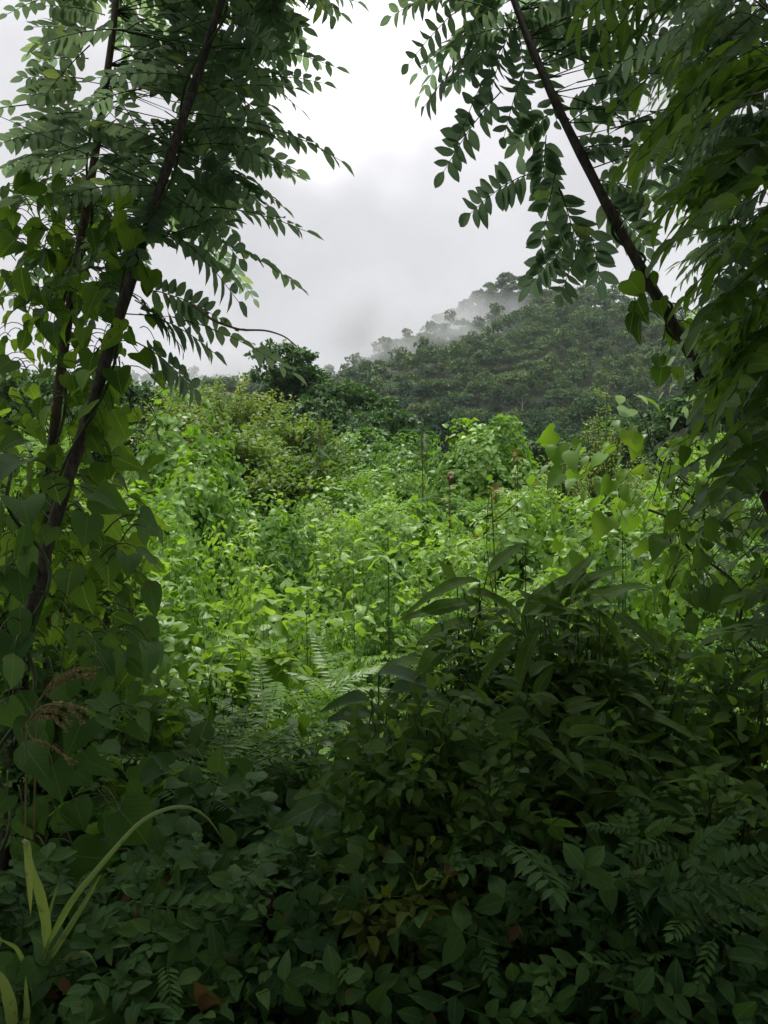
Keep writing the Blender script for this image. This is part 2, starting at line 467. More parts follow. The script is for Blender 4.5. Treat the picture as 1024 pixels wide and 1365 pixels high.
def ground_h(x, y):
    x = np.asarray(x, float); y = np.asarray(y, float)
    px = 512 + x / np.maximum(CREST_Y, 1) * FPX
    crest = hz(np.interp(px, CX, CYP), CREST_Y) - 5.2
    pr = 512 + x / REAR_Y * FPX
    rear = hz(np.interp(pr, RX, RYP), REAR_Y) - 4.5
    valley = -9.0 * smooth(24, 75, y)
    up = np.clip((y - 125) / (CREST_Y - 125), 0, 1)
    s1 = up ** .95
    dn = smooth(CREST_Y, CREST_Y + 90, y)
    f = valley + (crest - valley) * s1 * (1 - .45 * dn)
    r = rear * smooth(360, REAR_Y, y) * (1 - .6 * smooth(REAR_Y, 800, y))
    h = np.maximum(f, r)
    amp = smooth(30, 160, y)
    h = h + amp * (4.0 * fbm(x / 45, y / 45, 3)) * (1 - .7 * smooth(CREST_Y - 60, CREST_Y, y)) + (1 - amp) * .10 * fbm(x / 1.7, y / 1.7, 3)
    h = h - .75 * smooth(1.6, 4.8, y) * smooth(40, 24, y) + 1.05 * np.clip((y - 6) / 12, 0, 1) * smooth(40, 24, y)
    side = smooth(5, 14, np.abs(x)) * smooth(60, 20, y)
    return h + .5 * side


gx = np.concatenate([np.linspace(-900, -130, 40, endpoint=False), np.linspace(-130, -16, 60, endpoint=False), np.linspace(-16, 16, 90, endpoint=False), np.linspace(16, 130, 60, endpoint=False), np.linspace(130, 900, 40)])
gy = np.concatenate([np.linspace(-400, -14, 20, endpoint=False), np.linspace(-14, 30, 110, endpoint=False), np.linspace(30, 620, 160, endpoint=False), np.linspace(620, 1800, 20)])
X, Y = np.meshgrid(gx, gy)
Z = ground_h(X, Y)
nx, ny = len(gx), len(gy)
i = np.arange(ny - 1)[:, None] * nx; j = np.arange(nx - 1)[None]
F = np.stack([i + j, i + j + 1, i + nx + j + 1, i + nx + j], -1).reshape(-1, 4)
mb = MB(); mb.add(np.stack([X, Y, Z], -1).reshape(-1, 3), F)
tag(mb.build('ground', ground_mat()), kind='structure')
gh = lambda x, y: float(ground_h(np.array([x]), np.array([y]))[0])


# ------------------------------------------------------------------ forest trees on the hill
def rand_dirs(n, zmin=-1.0):
    z = U(zmin, 1, n); a = U(0, 2 * PI, n); r = np.sqrt(np.maximum(0, 1 - z * z))
    return np.stack([r * np.cos(a), r * np.sin(a), z], 1)


def lobed_crown(mb, lobes, per, size, tpls, tint0=.5, flat=.6, zmin=-.45, mat=0, tj=.16, nj=.5):
    """leaf sprays over the shells of many overlapping lobes (centre, radius)"""
    for c, r in lobes:
        n = max(6, int(per * r * r))
        u = rand_dirs(n, zmin)
        rad = r * np.power(U(.45, 1.0, n), .4)
        p = np.asarray(c) + u * rad[:, None] * np.array([1, 1, flat])
        d = nrm(u * np.array([1, 1, .4]) + U(-.6, .6, (n, 3)) + np.array([0, 0, -.25]))
        nr = nrm(u * .9 + np.array([0, 0, .6]) + U(-nj, nj, (n, 3)))
        t = tint0 + U(-tj, tj, n) + U(-.12, .12)
        mb.inst(tpls, p, d, nr, size * U(.7, 1.3, n), t, mat)


def forest_proto(kind):
    h = {'round': 10.5, 'flat': 12.5, 'tall': 14.5, 'low': 7.5}[kind]
    w = {'round': 4.0, 'flat': 5.0, 'tall': 3.0, 'low': 3.6}[kind] * U(.9, 1.1)
    tr = MB(); cr = MB()
    lean = U(-.6, .6, 2)
    top = np.array([lean[0], lean[1], h * .82])
    tp = [np.array([0, 0, -1.0]), np.array([lean[0] * .3, lean[1] * .3, h * .4]), top]
    ts = np.linspace(0, 1, 6)[:, None]
    tr.tube((1 - ts) ** 2 * tp[0] + 2 * ts * (1 - ts) * tp[1] + ts ** 2 * tp[2], np.linspace(.26, .09, 6) * (1.2 if kind == 'tall' else 1), 6)
    lobes = []
    for k in range(11 if kind != 'tall' else 9):
        a = U(0, 2 * PI); q = math.sqrt(U(0, 1)) * w * .75
        if kind == 'flat':
            z = h * U(.72, .92) - .08 * q
        elif kind == 'tall':
            z = h * U(.66, .95); q *= .8
        else:
            z = h * (.93 - .42 * (q / w) ** 1.5) - U(0, 1.6)
        c = top * [1, 1, 0] + np.array([q * math.cos(a), q * math.sin(a), z])
        lobes.append((c, w * U(.34, .52)))
        b = tp[0] * 0 + np.array([lean[0] * .7, lean[1] * .7, h * U(.45, .7)])
        tr.tubes3([b], [(b + c) / 2 + [0, 0, -.3]], [c], .09, .03, .5)
    lobed_crown(cr, lobes, 15, .8, SP4, flat=.6 if kind == 'flat' else .75, nj=.28, zmin=-.3)
    return tr, cr


SP4 = [merge_tpl([place_tpl(DIA[k % 3], (U(-.25, .25), U(-.1, .4), U(-.1, .1)), U(-1, 1, 3) + [0, .8, 0], nrm([U(-.5, .5), U(-.5, .5), 1]), U(.5, .8)) for k in range(5)]) for _ in range(4)]

kinds = ['round', 'round', 'flat', 'low', 'round', 'tall', 'flat', 'low']
LAB = {'round': 'round dense dark green forest tree on the far hillside',
       'flat': 'flat topped spreading forest tree on the far hillside',
       'tall': 'tall narrow forest tree with bare trunk on the far hillside',
       'low': 'low bushy forest tree between taller ones on the far hillside'}
NAM = {'round': 'forest_tree', 'flat': 'spreading_tree', 'tall': 'emergent_tree', 'low': 'understorey_tree'}
protos = [forest_proto(k) for k in kinds]
pm = []
for (tr, cr), k in zip(protos, kinds):
    pm.append((tr.mesh('trunk', [M['pale'] if k == 'tall' else M['bark2']]), cr.mesh('crown', [M['hill']]), k, np.concatenate(cr.V), np.concatenate(cr.F), np.concatenate(cr.T)))

# tree stations: jittered grid, finer where the hill faces the camera
sp = 4.8
xs, ys = np.meshgrid(np.arange(-260, 290, sp), np.arange(96, 486, sp))
xs = xs + U(-1.9, 1.9, xs.shape); ys = ys + U(-1.9, 1.9, ys.shape)
xs = xs.ravel(); ys = ys.ravel()
keep = np.abs(xs) < ys * .62 + 14
xs, ys = xs[keep], ys[keep]
zs = ground_h(xs, ys)
q = np.stack([xs, ys, zs + 7], 1)
ppx, ppy = proj(q)
dist = np.linalg.norm(q - EYE, axis=1)
# how much of each crown shows: march the sight line over the terrain
vis = np.ones(len(xs), bool)
for t in np.linspace(.30, .97, 34):
    pt = EYE + (q + [0, 0, 3] - EYE) * t
    clear = ground_h(pt[:, 0], pt[:, 1]) + np.where(pt[:, 1] > 96, 4.2, 1.5)
    vis &= pt[:, 2] > clear - np.where(t > .93, 5, 0)
inwin = vis & (ppx > 425) & (ppx < 940) & (ppy > 350) & (ppy < 615)
idx = np.nonzero(inwin)[0]
idx = idx[np.argsort(dist[idx])][:290]
chosen = set(idx.tolist())
forest = MB()
zone_words = lambda px, py: ('along the skyline ridge' if False else '')
for k in range(len(xs)):
    pi = int(rng.integers(len(pm)))
    if pm[pi][2] == 'tall' and (ys[k] < 180 or ys[k] > CREST_Y + 20):
        pi = 0
    me_t, me_c, kd, CV, CF, CT = pm[pi]
    s = U(.40, .86) * (1.25 if kd == 'tall' else 1); rz = U(0, 2 * PI)
    if k in chosen:
        o = thing(NAM[kd], (xs[k], ys[k], zs[k]), LAB[kd], 'tree', NAM[kd].replace('_', ' ') + 's on the far hillside')
        o.rotation_euler = (0, 0, rz); o.scale = (s, s, s * U(.9, 1.15))
        for nm, me in (('trunk', me_t), ('crown', me_c)):
            c = bpy.data.objects.new(nm, me); COL.objects.link(c); c.parent = o
    else:
        # the rest of the wood, thinner and merged
        if ys[k] > REAR_Y + 14 or CREST_Y + 30 < ys[k] < REAR_Y - 75 or abs(xs[k]) > ys[k] * .56 + 10:
            continue
        far = not vis[k] or not (-60 < ppx[k] < 1090)
        rear = ys[k] > CREST_Y + 30
        sel = rng.choice(len(CF), len(CF) // (14 if far else 4 if rear else 5), replace=False)
        f = CF[sel]; v = CV[f.ravel()]
        c_, s_ = math.cos(rz), math.sin(rz)
        v = (v @ np.array([[c_, s_, 0], [-s_, c_, 0], [0, 0, 1]])) * s + [xs[k], ys[k], zs[k]]
        if True:
            ctr = v.reshape(-1, 4, 3).mean(1, keepdims=True)
            v = (ctr + (v.reshape(-1, 4, 3) - ctr) * (2.4 if far else 2.2 if rear else 1.9)).reshape(-1, 3)
        forest.add(v, np.arange(len(v)).reshape(-1, 4), np.clip(CT[f.ravel()] + U(-.25, .25), 0, 1))
tag(forest.build('distant_forest', M['hill']), kind='stuff')
print('hill', len(xs), len(idx), forest.n, [len(q[4]) for q in pm], time.time() - T0)


# ------------------------------------------------------------------ twig plants (near and middle bushes)
def twigs(sm, lm, A, C, tpl, size, per, start=.35, bend=.25, tint=.5, tj=.18, r0=.006, r1=.002, up=.3, petiole=.02, lmat=0, smat=0, droop=.25, face=None, side=1.0):
    """twigs from A to C carrying alternate leaves"""
    A = np.asarray(A, float); C = np.asarray(C, float); N = len(A)
    if N == 0:
        return
    L = np.linalg.norm(C - A, axis=1, keepdims=True)
    B = (A + C) / 2 + np.array([0, 0, 1]) * L * bend + U(-.12, .12, (N, 3)) * L
    sm.tubes3(A, B, C, r0, r1, .5, smat)
    tn = (tint + U(-tj, tj, N)) if np.isscalar(tint) else tint
    ps, ds, ns, ss, tt = [], [], [], [], []
    ph = U(0, 6.28, N)
    for i in range(per):
        t = start + (1 - start) * (i + U(-.3, .3, N)) / max(1, per - 1)
        t = np.clip(t, 0, 1)[:, None]
        p = A * (1 - t) ** 2 + 2 * B * t * (1 - t) + C * t ** 2
        tg = nrm(2 * (B - A) * (1 - t) + 2 * (C - B) * t)
        sd = nrm(np.cross(tg, np.array([0, 0, 1.0])) + 1e-6)
        un = np.cross(sd, tg)
        a = ph + i * 2.6 + U(-.5, .5, N)
        out = np.cos(a)[:, None] * sd * side + np.sin(a)[:, None] * un * .6
        d = nrm(out + tg * (.35 + .5 * t) + np.array([0, 0, -droop]) + U(-.2, .2, (N, 3)))
        n = nrm(np.array([0, 0, 1.0]) + .35 * out + U(-.45, .45, (N, 3)) + (0 if face is None else np.asarray(face)))
        ps.append(p + d * petiole); ds.append(d); ns.append(n)
        ss.append(size * U(.6, 1.2, N) * (1.05 - .35 * t[:, 0])); tt.append(tn + U(-.1, .1, N))
    lm.inst(tpl, np.concatenate(ps), np.concatenate(ds), np.concatenate(ns), np.concatenate(ss), np.clip(np.concatenate(tt), 0, 1), lmat)


def bush(name, base, top_z, rad, tpl, size, n, per, mat, label, cat='shrub', stem='stem', group=None, tint=.5, tj=.18, start=.35, spread=1.0, lowz=.15, bend=.22, stems=5, droop=.25, extra=None, zpow=.75, yrad=None, pet=.02, stemr=.008, face=None):
    base = np.asarray(base, float)
    p = Plant(name, base, label, cat, group); sm = MB(); lm = MB()
    H = top_z - base[2]; yr = yrad or rad
    u = rand_dirs(n, -.1)
    rr = np.power(U(.15, 1, n), .45)
    C = base + np.stack([u[:, 0] * rr * rad, u[:, 1] * rr * yr, H * (lowz + (1 - lowz) * np.power(np.clip(u[:, 2], 0, 1), zpow) * rr ** .35)], 1)
    # a few main stems; twigs start on them
    st = []
    for k in range(stems):
        a = U(0, 6.28); e = base + np.array([math.cos(a) * rad * .4 * U(.2, 1), math.sin(a) * yr * .4 * U(.2, 1), H * U(.65, .92)])
        b0 = base + np.array([math.cos(a), math.sin(a), 0]) * .05 * rad
        ts = np.linspace(0, 1, 8)[:, None]; m = (b0 + e) / 2 + np.append(U(-.08, .08, 2) * rad, 0)
        c = b0 * (1 - ts) ** 2 + 2 * m * ts * (1 - ts) + e * ts ** 2
        sm.tube(c, np.linspace(stemr, stemr * .4, 8), 5); st.append(c)
    st = np.array(st)
    w = rng.integers(0, stems, n)
    hz_ = np.clip((C[:, 2] - base[2]) / H - .12, .04, .95)
    ii = np.clip((hz_ * 7).astype(int), 0, 7)
    A = st[w, ii]
    twigs(sm, lm, A, C, tpl, size, per, start, bend, tint, tj, droop=droop, petiole=pet, face=face, r0=stemr * .45, r1=stemr * .18)
    if extra:
        extra(sm, lm)
    p.part(sm, stem, M['stem'] if stem == 'stem' else M['bark2'])
    p.part(lm, 'foliage', mat if isinstance(mat, list) else M[mat])
    return p


def gpt(px, d):
    x = (px - 512) / FPX * d / math.cos(PITCH)
    return np.array([x, d, gh(x, d)])


def topz(py, d):
    return P(512, py, d)[2]


# ------------------------------------------------------------------ the clearing: undergrowth mass
ND = 150
dome_y = np.sqrt(U(2.7 ** 2, 24 ** 2, ND)); dome_x = U(-1, 1, ND) * (dome_y * .62 + .5)
dome_r = U(.32, .80, ND) * (.75 + dome_y * .04); dome_h = dome_r * U(.55, 1.35, ND); dome_t = U(-.26, .26, ND); dome_m = rng.choice([0, 0, 1, 1, 2], ND)


def domes(x, y):
    best = np.zeros_like(x); idx = np.full(x.shape, -1)
    for k in range(ND):
        q = 1 - ((x - dome_x[k]) ** 2 + (y - dome_y[k]) ** 2) / dome_r[k] ** 2
        v = np.where(q > 0, dome_h[k] * np.sqrt(np.maximum(q, 0)), 0)
        m = v > best
        best = np.where(m, v, best); idx = np.where(m, k, idx)
    return best, idx


def under_h(x, y):
    nearer = smooth(5.5, 2.5, y)
    h = .27 + .10 * nearer + (.16 * fbm(x * .55 + 3, y * .45, 3) + .16 * fbm(x * 1.7, y * 1.5 + 8, 2)) * (1 - .4 * nearer)
    h = h + domes(x, y)[0] * (1 - .5 * nearer)
    h = h + .12 * smooth(9, 17, y) + .55 * smooth(1.6, 5.0, np.abs(x) - y * .18) * smooth(3, 7, y)
    h = h + .30 * np.exp(-((y - 1.6) / .4) ** 2) * (1 - .6 * smooth(.25, .7, x) * smooth(1.6, .9, x))
    h = h - .1 * smooth(1.5, 1.0, y)
    return np.maximum(.12, h)


def field(n, y0, y1, spread, tpl, size, tj, tint, mat, mb, zj=.35, up=.55, face=(0, 0, 0), mats=None):
    # even cover per square metre inside the wedge the clearing fills
    y = np.sqrt(U(y0 ** 2, y1 ** 2, n))
    x = U(-1, 1, n) * (y * spread + .8)
    h = under_h(x, y)
    dep = U(0, 1, n) ** 1.6 * zj
    z = ground_h(x, y) + h * (1 - dep)
    e = .10
    gxn = (under_h(x + e, y) - under_h(x - e, y)) / (2 * e); gyn = (under_h(x, y + e) - under_h(x, y - e)) / (2 * e)
    nr = nrm(np.stack([-gxn, -gyn, np.full(n, .9)], 1))
    a = U(0, 2 * PI, n)
    d = nrm(np.stack([np.cos(a), np.sin(a) - .2, U(-.3, up, n)], 1) + nr * .25)
    di = domes(x, y)[1]
    patch = fbm(x * .8 + 40, y * .8, 3) * .14 + np.where(di >= 0, dome_t[di], -.1)
    mi = np.full(n, mat) if mats is None else np.where(di >= 0, dome_m[di], rng.choice([0, 1, 2], n))
    pos = np.stack([x, y, z], 1); nn = nrm(nr + np.asarray(face) + U(-.34, .34, (n, 3))); ss = size * U(.55, 1.3, n); tt = np.clip(tint + patch + U(-tj, tj, n), 0, 1)
    for q in np.unique(mi):
        k = mi == q
        mb.inst(tpl, pos[k], d[k], nn[k], ss[k], tt[k], int(q))


ug = MB()
A3 = [0, 1, 2]
field(9000, 2.4, 8, .60, SHOOT_S, .20, .11, .48, 0, ug, up=.4, mats=A3)
field(2600, 2.4, 8, .60, SHOOT_H, .19, .10, .52, 0, ug, up=.35, mats=A3)
field(3000, 2.8, 9, .55, TRIF, .15, .10, .55, 0, ug, up=.35, mats=A3)
field(4200, 3.0, 11, .42, FERN, .30, .15, .48, 0, ug, up=.35)
field(7500, 6.5, 11, .62, SHOOT_S, .22, .11, .52, 0, ug, up=.4, mats=A3)
field(26000, 7.0, 16, .62, SHOOT_D, .25, .11, .55, 0, ug, up=.4, mats=A3)
field(2400, 7, 14, .62, SHOOT_H, .24, .10, .58, 0, ug, up=.35, mats=A3)
field(22000, 14, 30, .66, SHOOT_D, .36, .12, .50, 0, ug, up=.35, mats=A3)
n = 220                                            # dead and wiry stalks standing out of the mass
y = np.sqrt(U(2.6 ** 2, 14 ** 2, n)); x = U(-1, 1, n) * (y * .55 + .5); z0 = ground_h(x, y); hh = under_h(x, y) + U(-.05, .35, n)
q = np.stack([x, y, z0], 1); e = q + np.stack([U(-.3, .3, n), U(-.3, .3, n), hh], 1)
ug.tubes3(q, (q + e) / 2 + U(-.08, .08, (n, 3)), e, .004, .0015, .5, 3)
ng = 260                                           # thin grass leaves arching among the herbs
y = np.sqrt(U(2.6 ** 2, 9 ** 2, ng)); x = U(-1, 1, ng) * (y * .55 + .5)
q = np.stack([x, y, ground_h(x, y) + under_h(x, y) * .75], 1)
ug.inst([oval(.035, 8, p=.6, fold=.3, droop=dr) for dr in (.5, .9, .3)], q, np.stack([U(-.7, .7, ng), U(-.7, .7, ng), U(.6, 1.2, ng)], 1), U(-1, 1, (ng, 3)), U(.3, .55, ng), U(.4, .9, ng), 1)
tag(ug.build('undergrowth', [M['bright'], M['mound'], M['dull'], M['dry']]), kind='stuff')
print('under', ug.n, time.time() - T0)

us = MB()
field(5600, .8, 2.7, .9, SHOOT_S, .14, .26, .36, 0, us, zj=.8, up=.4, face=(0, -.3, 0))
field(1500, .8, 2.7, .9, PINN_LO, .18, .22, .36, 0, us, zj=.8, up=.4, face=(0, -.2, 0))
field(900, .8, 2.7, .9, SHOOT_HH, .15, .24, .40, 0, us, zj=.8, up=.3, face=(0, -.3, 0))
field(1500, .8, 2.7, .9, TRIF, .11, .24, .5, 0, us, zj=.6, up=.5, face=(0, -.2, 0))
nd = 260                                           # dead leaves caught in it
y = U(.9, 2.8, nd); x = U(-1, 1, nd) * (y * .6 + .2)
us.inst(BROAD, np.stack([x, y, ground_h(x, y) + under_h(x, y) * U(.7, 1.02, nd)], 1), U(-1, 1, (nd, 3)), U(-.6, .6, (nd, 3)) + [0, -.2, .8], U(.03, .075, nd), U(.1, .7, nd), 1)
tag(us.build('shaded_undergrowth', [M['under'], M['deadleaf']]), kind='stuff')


# ------------------------------------------------------------------ vine-draped mounds and thickets
def mound(px, py, d, w, h, label, n, mat='mound', size=.11, tint=.5, tpl=None, depth=None, name='creeper_mound', cat='shrub', lobes=7, base_drop=True, tj=.15):
    c = P(px, py, d)               # middle of the top
    g = gh(c[0], c[1])
    base = np.array([c[0], c[1], g])
    H = c[2] - g
    p = Plant(name, base, label, cat); lm = MB(); sm = MB()
    dp = depth or w * .8
    L = [(base + [0, 0, 0], w * .62, H)]
    for k in range(lobes):
        a = U(0, 6.28); rr = U(.35, .85)
        L.append((base + np.array([math.cos(a) * w * rr * .6, math.sin(a) * dp * rr * .6, 0]), w * U(.26, .42), H * U(.55, .97) * (1 - .25 * rr)))
    tpl = tpl or HEART_LO
    tot = sum(l[1] * (l[1] + l[2]) for l in L)
    for b, r, hh in L:
        m = int(1.9 * n * r * (r + hh) / tot)
        u = rand_dirs(m, -.05)
        an = np.arctan2(u[:, 1], u[:, 0])
        hole = fbm(np.cos(an) * 2.2 + r * 31, np.sin(an) * 2.2 + u[:, 2] * 2.8 * hh + hh * 7, 3)
        u = u[(hole > -.22) | (U(0, 1, m) < .12)]; m = len(u)
        bump = 1 + .10 * np.sin(u[:, 0] * 7 + r * 20) * np.sin(u[:, 1] * 6 + hh * 9) + .06 * np.sin(u[:, 2] * 11 + u[:, 0] * 9)
        k = bump * (1 - .30 * U(0, 1, m) ** 2)
        q = np.stack([u[:, 0] * r, u[:, 1] * r * dp / w, np.maximum(u[:, 2], 0) ** .8 * hh], 1) * k[:, None]
        q[:, 2] = np.minimum(q[:, 2], hh * 1.02)
        out = nrm(np.stack([u[:, 0] / r, u[:, 1] / r, np.maximum(.05, u[:, 2]) / hh], 1))
        dn = np.array([0, 0, -.8]) + U(-1, 1, (m, 3))
        dd = nrm(dn - (dn * out).sum(1, keepdims=True) * out + out * U(.1, .5, m)[:, None])
        nr = nrm(out + np.array([0, 0, .35]) + U(-.28, .28, (m, 3)))
        lm.inst(tpl, b + q, dd, nr, size * .82 * U(.55, 1.25, m), np.clip(tint + U(-tj, tj, m) + .08 * np.sin(u[:, 0] * 5 + 3 * u[:, 2]), 0, 1))
    for k in range(6):
        a = U(0, 6.28); e = base + np.array([math.cos(a) * w * .4, math.sin(a) * dp * .4, H * .7])
        sm.tubes3([base + U(-.1, .1, 3) * [1, 1, 0]], [(base + e) / 2 + [0, 0, H * .1]], [e], min(.02, .008 * w), .003, .5)
    p.part(sm, 'stem', M['stem']); p.part(lm, 'foliage', M[mat])
    return p


mound(238, 527, 12, 1.5, 0, 'tall rounded creeper-draped mound beside the leaning tree on the left', 5200, size=.13, tint=.50)
mound(265, 600, 10.5, 1.2, 0, 'lower creeper-draped shrub in front of the tall left mound', 3200, size=.12, tint=.55)
mound(190, 640, 8.5, 1.1, 0, 'leafy creeper hump at the foot of the left mound', 2600, size=.11, tint=.62)
mound(640, 560, 16, 2.2, 0, 'large bright creeper-covered mound below the misty hill', 9000, size=.14, tint=.55)
mound(700, 610, 15.5, 1.2, 0, 'right shoulder of creeper shrub beside the large bright mound', 3000, size=.13, tint=.52)
mound(545, 580, 21, 1.9, 0, 'dull green creeper thicket left of the large bright mound', 4600, size=.15, tint=.34, mat='mound')
mound(480, 575, 26, 2.6, 0, 'dark creeper thicket at the far edge of the clearing', 5200, size=.18, tint=.28)
mound(540, 668, 10, 1.3, 0, 'low bright creeper hump with a dark hollow beneath it', 3600, size=.11, tint=.60)
mound(450, 640, 14, 1.7, 0, 'wide creeper hump in the middle of the clearing', 4200, size=.12, tint=.52)
mound(700, 665, 9, .9, 0, 'creeper hump behind the thin sapling', 2400, size=.10, tint=.55)
mound(790, 660, 9.5, 1.2, 0, 'pale green creeper hump under the yellowish shrubs on the right', 3200, size=.11, tint=.62)
mound(900, 640, 9, 1.4, 0, 'creeper hump half hidden behind the right hand vine shrub', 3000, size=.11, tint=.55)
mound(330, 655, 11, 1.2, 0, 'low creeper hump below the yellowish thicket', 2600, size=.11, tint=.55)
for (px, py, d, w, lab, n, mt, sz, tn, tp) in [
        (222, 676, 7.5, .75, 'small leafy hump right below the left mound', 1500, 'mound', .085, .62, HEART_LO),
        (300, 700, 7.2, .70, 'rounded clump of bright leaves left of the middle of the clearing', 1500, 'bright', .075, .55, BROAD_LO),
        (378, 672, 9.0, .85, 'darker green creeper clump below the olive thicket', 1900, 'mound', .085, .36, HEART_LO),
        (468, 690, 8.2, .75, 'pale clump of narrow leaves in the middle of the clearing', 1700, 'dull', .08, .62, BROAD_LO),
        (592, 690, 8.6, .80, 'bright creeper clump just right of the low hump with the hollow', 1700, 'bright', .08, .60, HEART_LO),
        (628, 728, 6.6, .55, 'small dark green clump left of the thin dark sapling', 1000, 'mound', .08, .32, BROAD_LO),
        (345, 752, 5.8, .60, 'near bright clump of broad leaves in the left half of the clearing', 1100, 'bright', .085, .62, BROAD_LO),
        (240, 768, 5.4, .55, 'near creeper clump by the reddish bare stem', 1000, 'mound', .09, .58, HEART_LO),
        (768, 712, 6.4, .65, 'pale creeper clump right of the thin dark sapling', 1200, 'mound', .08, .68, HEART_LO),
        (430, 756, 6.2, .55, 'low clump of small bright leaves near the ferny patch', 1100, 'bright', .07, .50, BROAD_LO),
        (520, 742, 6.8, .60, 'dull green clump by the arching weed', 1100, 'dull', .075, .40, BROAD_LO),
        (870, 700, 6.2, .70, 'creeper clump seen under the sunlit vine shrub', 1300, 'mound', .085, .55, HEART_LO)]:
    mound(px, py, d, w, 0, lab, n, mat=mt, size=sz, tint=tn, tpl=tp, name='leafy_clump', cat='shrub', lobes=4, tj=.1)
print('mounds', time.time() - T0)

# yellowish thickets
for (px, py, d, r, lab, tn, nn) in [
        (325, 498, 24, 2.9, 'yellowish thicket tree with flowering tips left of the spreading tree', .58, 420),
        (250, 500, 27, 2.4, 'yellow-green thicket tree behind the tall left mound', .50, 330),
        (398, 545, 21, 2.0, 'olive green thicket with rusty tips under the spreading tree', .45, 330),
        (325, 568, 16, 1.7, 'olive thicket in front of the yellowish thicket tree', .42, 320),
        (405, 605, 15, 1.5, 'straggly yellow-green shrub at the right end of the olive thicket', .45, 260)]:
    b = gpt(px, d)
    bush('thicket_tree', b, topz(py, d), r, DIA + BROAD_LO[:1], .20, nn, 19, 'yellow', lab, 'tree', stem='trunk', tint=tn, tj=.24, lowz=.12, zpow=.6, stems=7, stemr=.022, bend=.12)
for (px, py, d, r, lab, tn, nn) in [
        (800, 545, 13, .9, 'yellowish flowering shrub behind the broad vine leaves on the right', .62, 210),
        (755, 590, 14, .8, 'small yellowish shrub left of the vine shrub on the right', .58, 150),
        (905, 575, 12, .9, 'pale yellow-green shrub glimpsed through the right hand leaves', .60, 170)]:
    b = gpt(px, d)
    bush('flowering_shrub', b, topz(py, d), r, DIA, .085, nn, 14, 'yellow', lab, 'shrub', tint=tn, tj=.25, lowz=.2, stems=6, stemr=.02)


# ------------------------------------------------------------------ middle-distance trees
def layered_tree(name, px, pytop, d, label, w, pads, mat='mid', size=.42, tint=.5, trunk_r=.16, low=.3, per=70):
    b = gpt(px, d); T = topz(pytop, d); H = T - b[2]
    p = Plant(name, b, label, 'tree'); tr = MB(); cr = MB()
    ts = np.linspace(0, 1, 9)[:, None]
    top = b + np.array([U(-.3, .3), U(-.3, .3), H * .9]); m = (b + top) / 2 + np.append(U(-.5, .5, 2), 0)
    c = b * (1 - ts) ** 2 + 2 * m * ts * (1 - ts) + top * ts ** 2
    tr.tube(c, np.linspace(trunk_r, trunk_r * .3, 9), 7)
    lobes = []
    for (dx, fz, r) in pads:
        yy = U(-.5, .5) * w
        cc = b + np.array([dx, yy, H * fz])
        lobes.append((cc, r))
        a = c[min(8, int(fz * 8 * .75))]
        tr.tubes3([a], [(a + cc) / 2 + [0, 0, .3]], [cc], trunk_r * .4, trunk_r * .12, .5)
        for q in range(4):
            an = U(0, 6.28)
            lobes.append((cc + np.array([math.cos(an) * r * .75, math.sin(an) * r * .75, U(-.35, .2) * r]), r * U(.4, .62)))
    lobed_crown(cr, lobes, per / size * .42, size, SP4, tint0=tint, flat=.42, zmin=-.35, tj=.2)
    p.part(tr, 'trunk', M['bark2']); p.part(cr, 'crown', M[mat])
    return p


layered_tree('spreading_tree', 385, 472, 48, 'dark spreading tree standing tallest at the clearing edge, crown in flat tiers', 4.5,
             [(0, .95, 1.5), (-.8, .84, 1.3), (1.0, .82, 1.6), (.2, .70, 2.2), (2.2, .70, 1.7), (-1.5, .62, 1.4), (2.6, .54, 2.0), (1.0, .50, 2.2), (-.6, .42, 1.8), (3.0, .36, 1.8), (1.5, .28, 2.2)])
layered_tree('broadleaf_tree', 450, 506, 44, 'dark broad tree right of the tallest spreading tree', 4.5,
             [(0, .9, 1.7), (1.3, .78, 1.6), (-1.2, .75, 1.6), (.5, .6, 2.1), (2.0, .55, 1.6), (-1.4, .5, 1.7), (.6, .36, 2.2), (2, .3, 1.6)], tint=.42)
layered_tree('broadleaf_tree', 510, 545, 40, 'low dark tree above the far creeper thicket', 4,
             [(0, .9, 1.4), (1.2, .72, 1.4), (-1.2, .7, 1.5), (.4, .5, 1.8), (-.8, .35, 1.6)], tint=.38)
layered_tree('broadleaf_tree', 735, 590, 50, 'dark tree at the foot of the hill right of the large bright mound', 4,
             [(0, .88, 1.6), (1.4, .7, 1.6), (-1.5, .72, 1.6), (0, .5, 2), (2, .45, 1.5), (-1.8, .4, 1.5)], tint=.3)
layered_tree('broadleaf_tree', 820, 560, 60, 'dark tree at the foot of the hill behind the flowering shrub', 5,
             [(0, .88, 2), (1.6, .7, 2), (-1.7, .72, 2), (0, .5, 2.4), (2, .45, 2), (-1.8, .4, 2)], tint=.3)
layered_tree('broadleaf_tree', 190, 520, 40, 'hazy green tree glimpsed through the left tree', 4,
             [(0, .9, 1.7), (1.3, .75, 1.6), (-1.3, .72, 1.6), (0, .55, 2.2), (-1, .4, 1.8), (1.5, .4, 1.7)], tint=.45)
layered_tree('broadleaf_tree', 60, 500, 36, 'green tree behind the vines at the left border', 4,
             [(0, .9, 1.7), (1.3, .75, 1.6), (-1.3, .72, 1.6), (0, .55, 2.2), (-1, .4, 1.8), (1.5, .4, 1.7)], tint=.45)
layered_tree('broadleaf_tree', 955, 500, 36, 'green tree behind the overhanging leaves at the right border', 4,
             [(0, .9, 1.7), (1.3, .75, 1.6), (-1.3, .72, 1.6), (0, .55, 2.2), (-1, .4, 1.8), (1.5, .4, 1.7)], tint=.4)


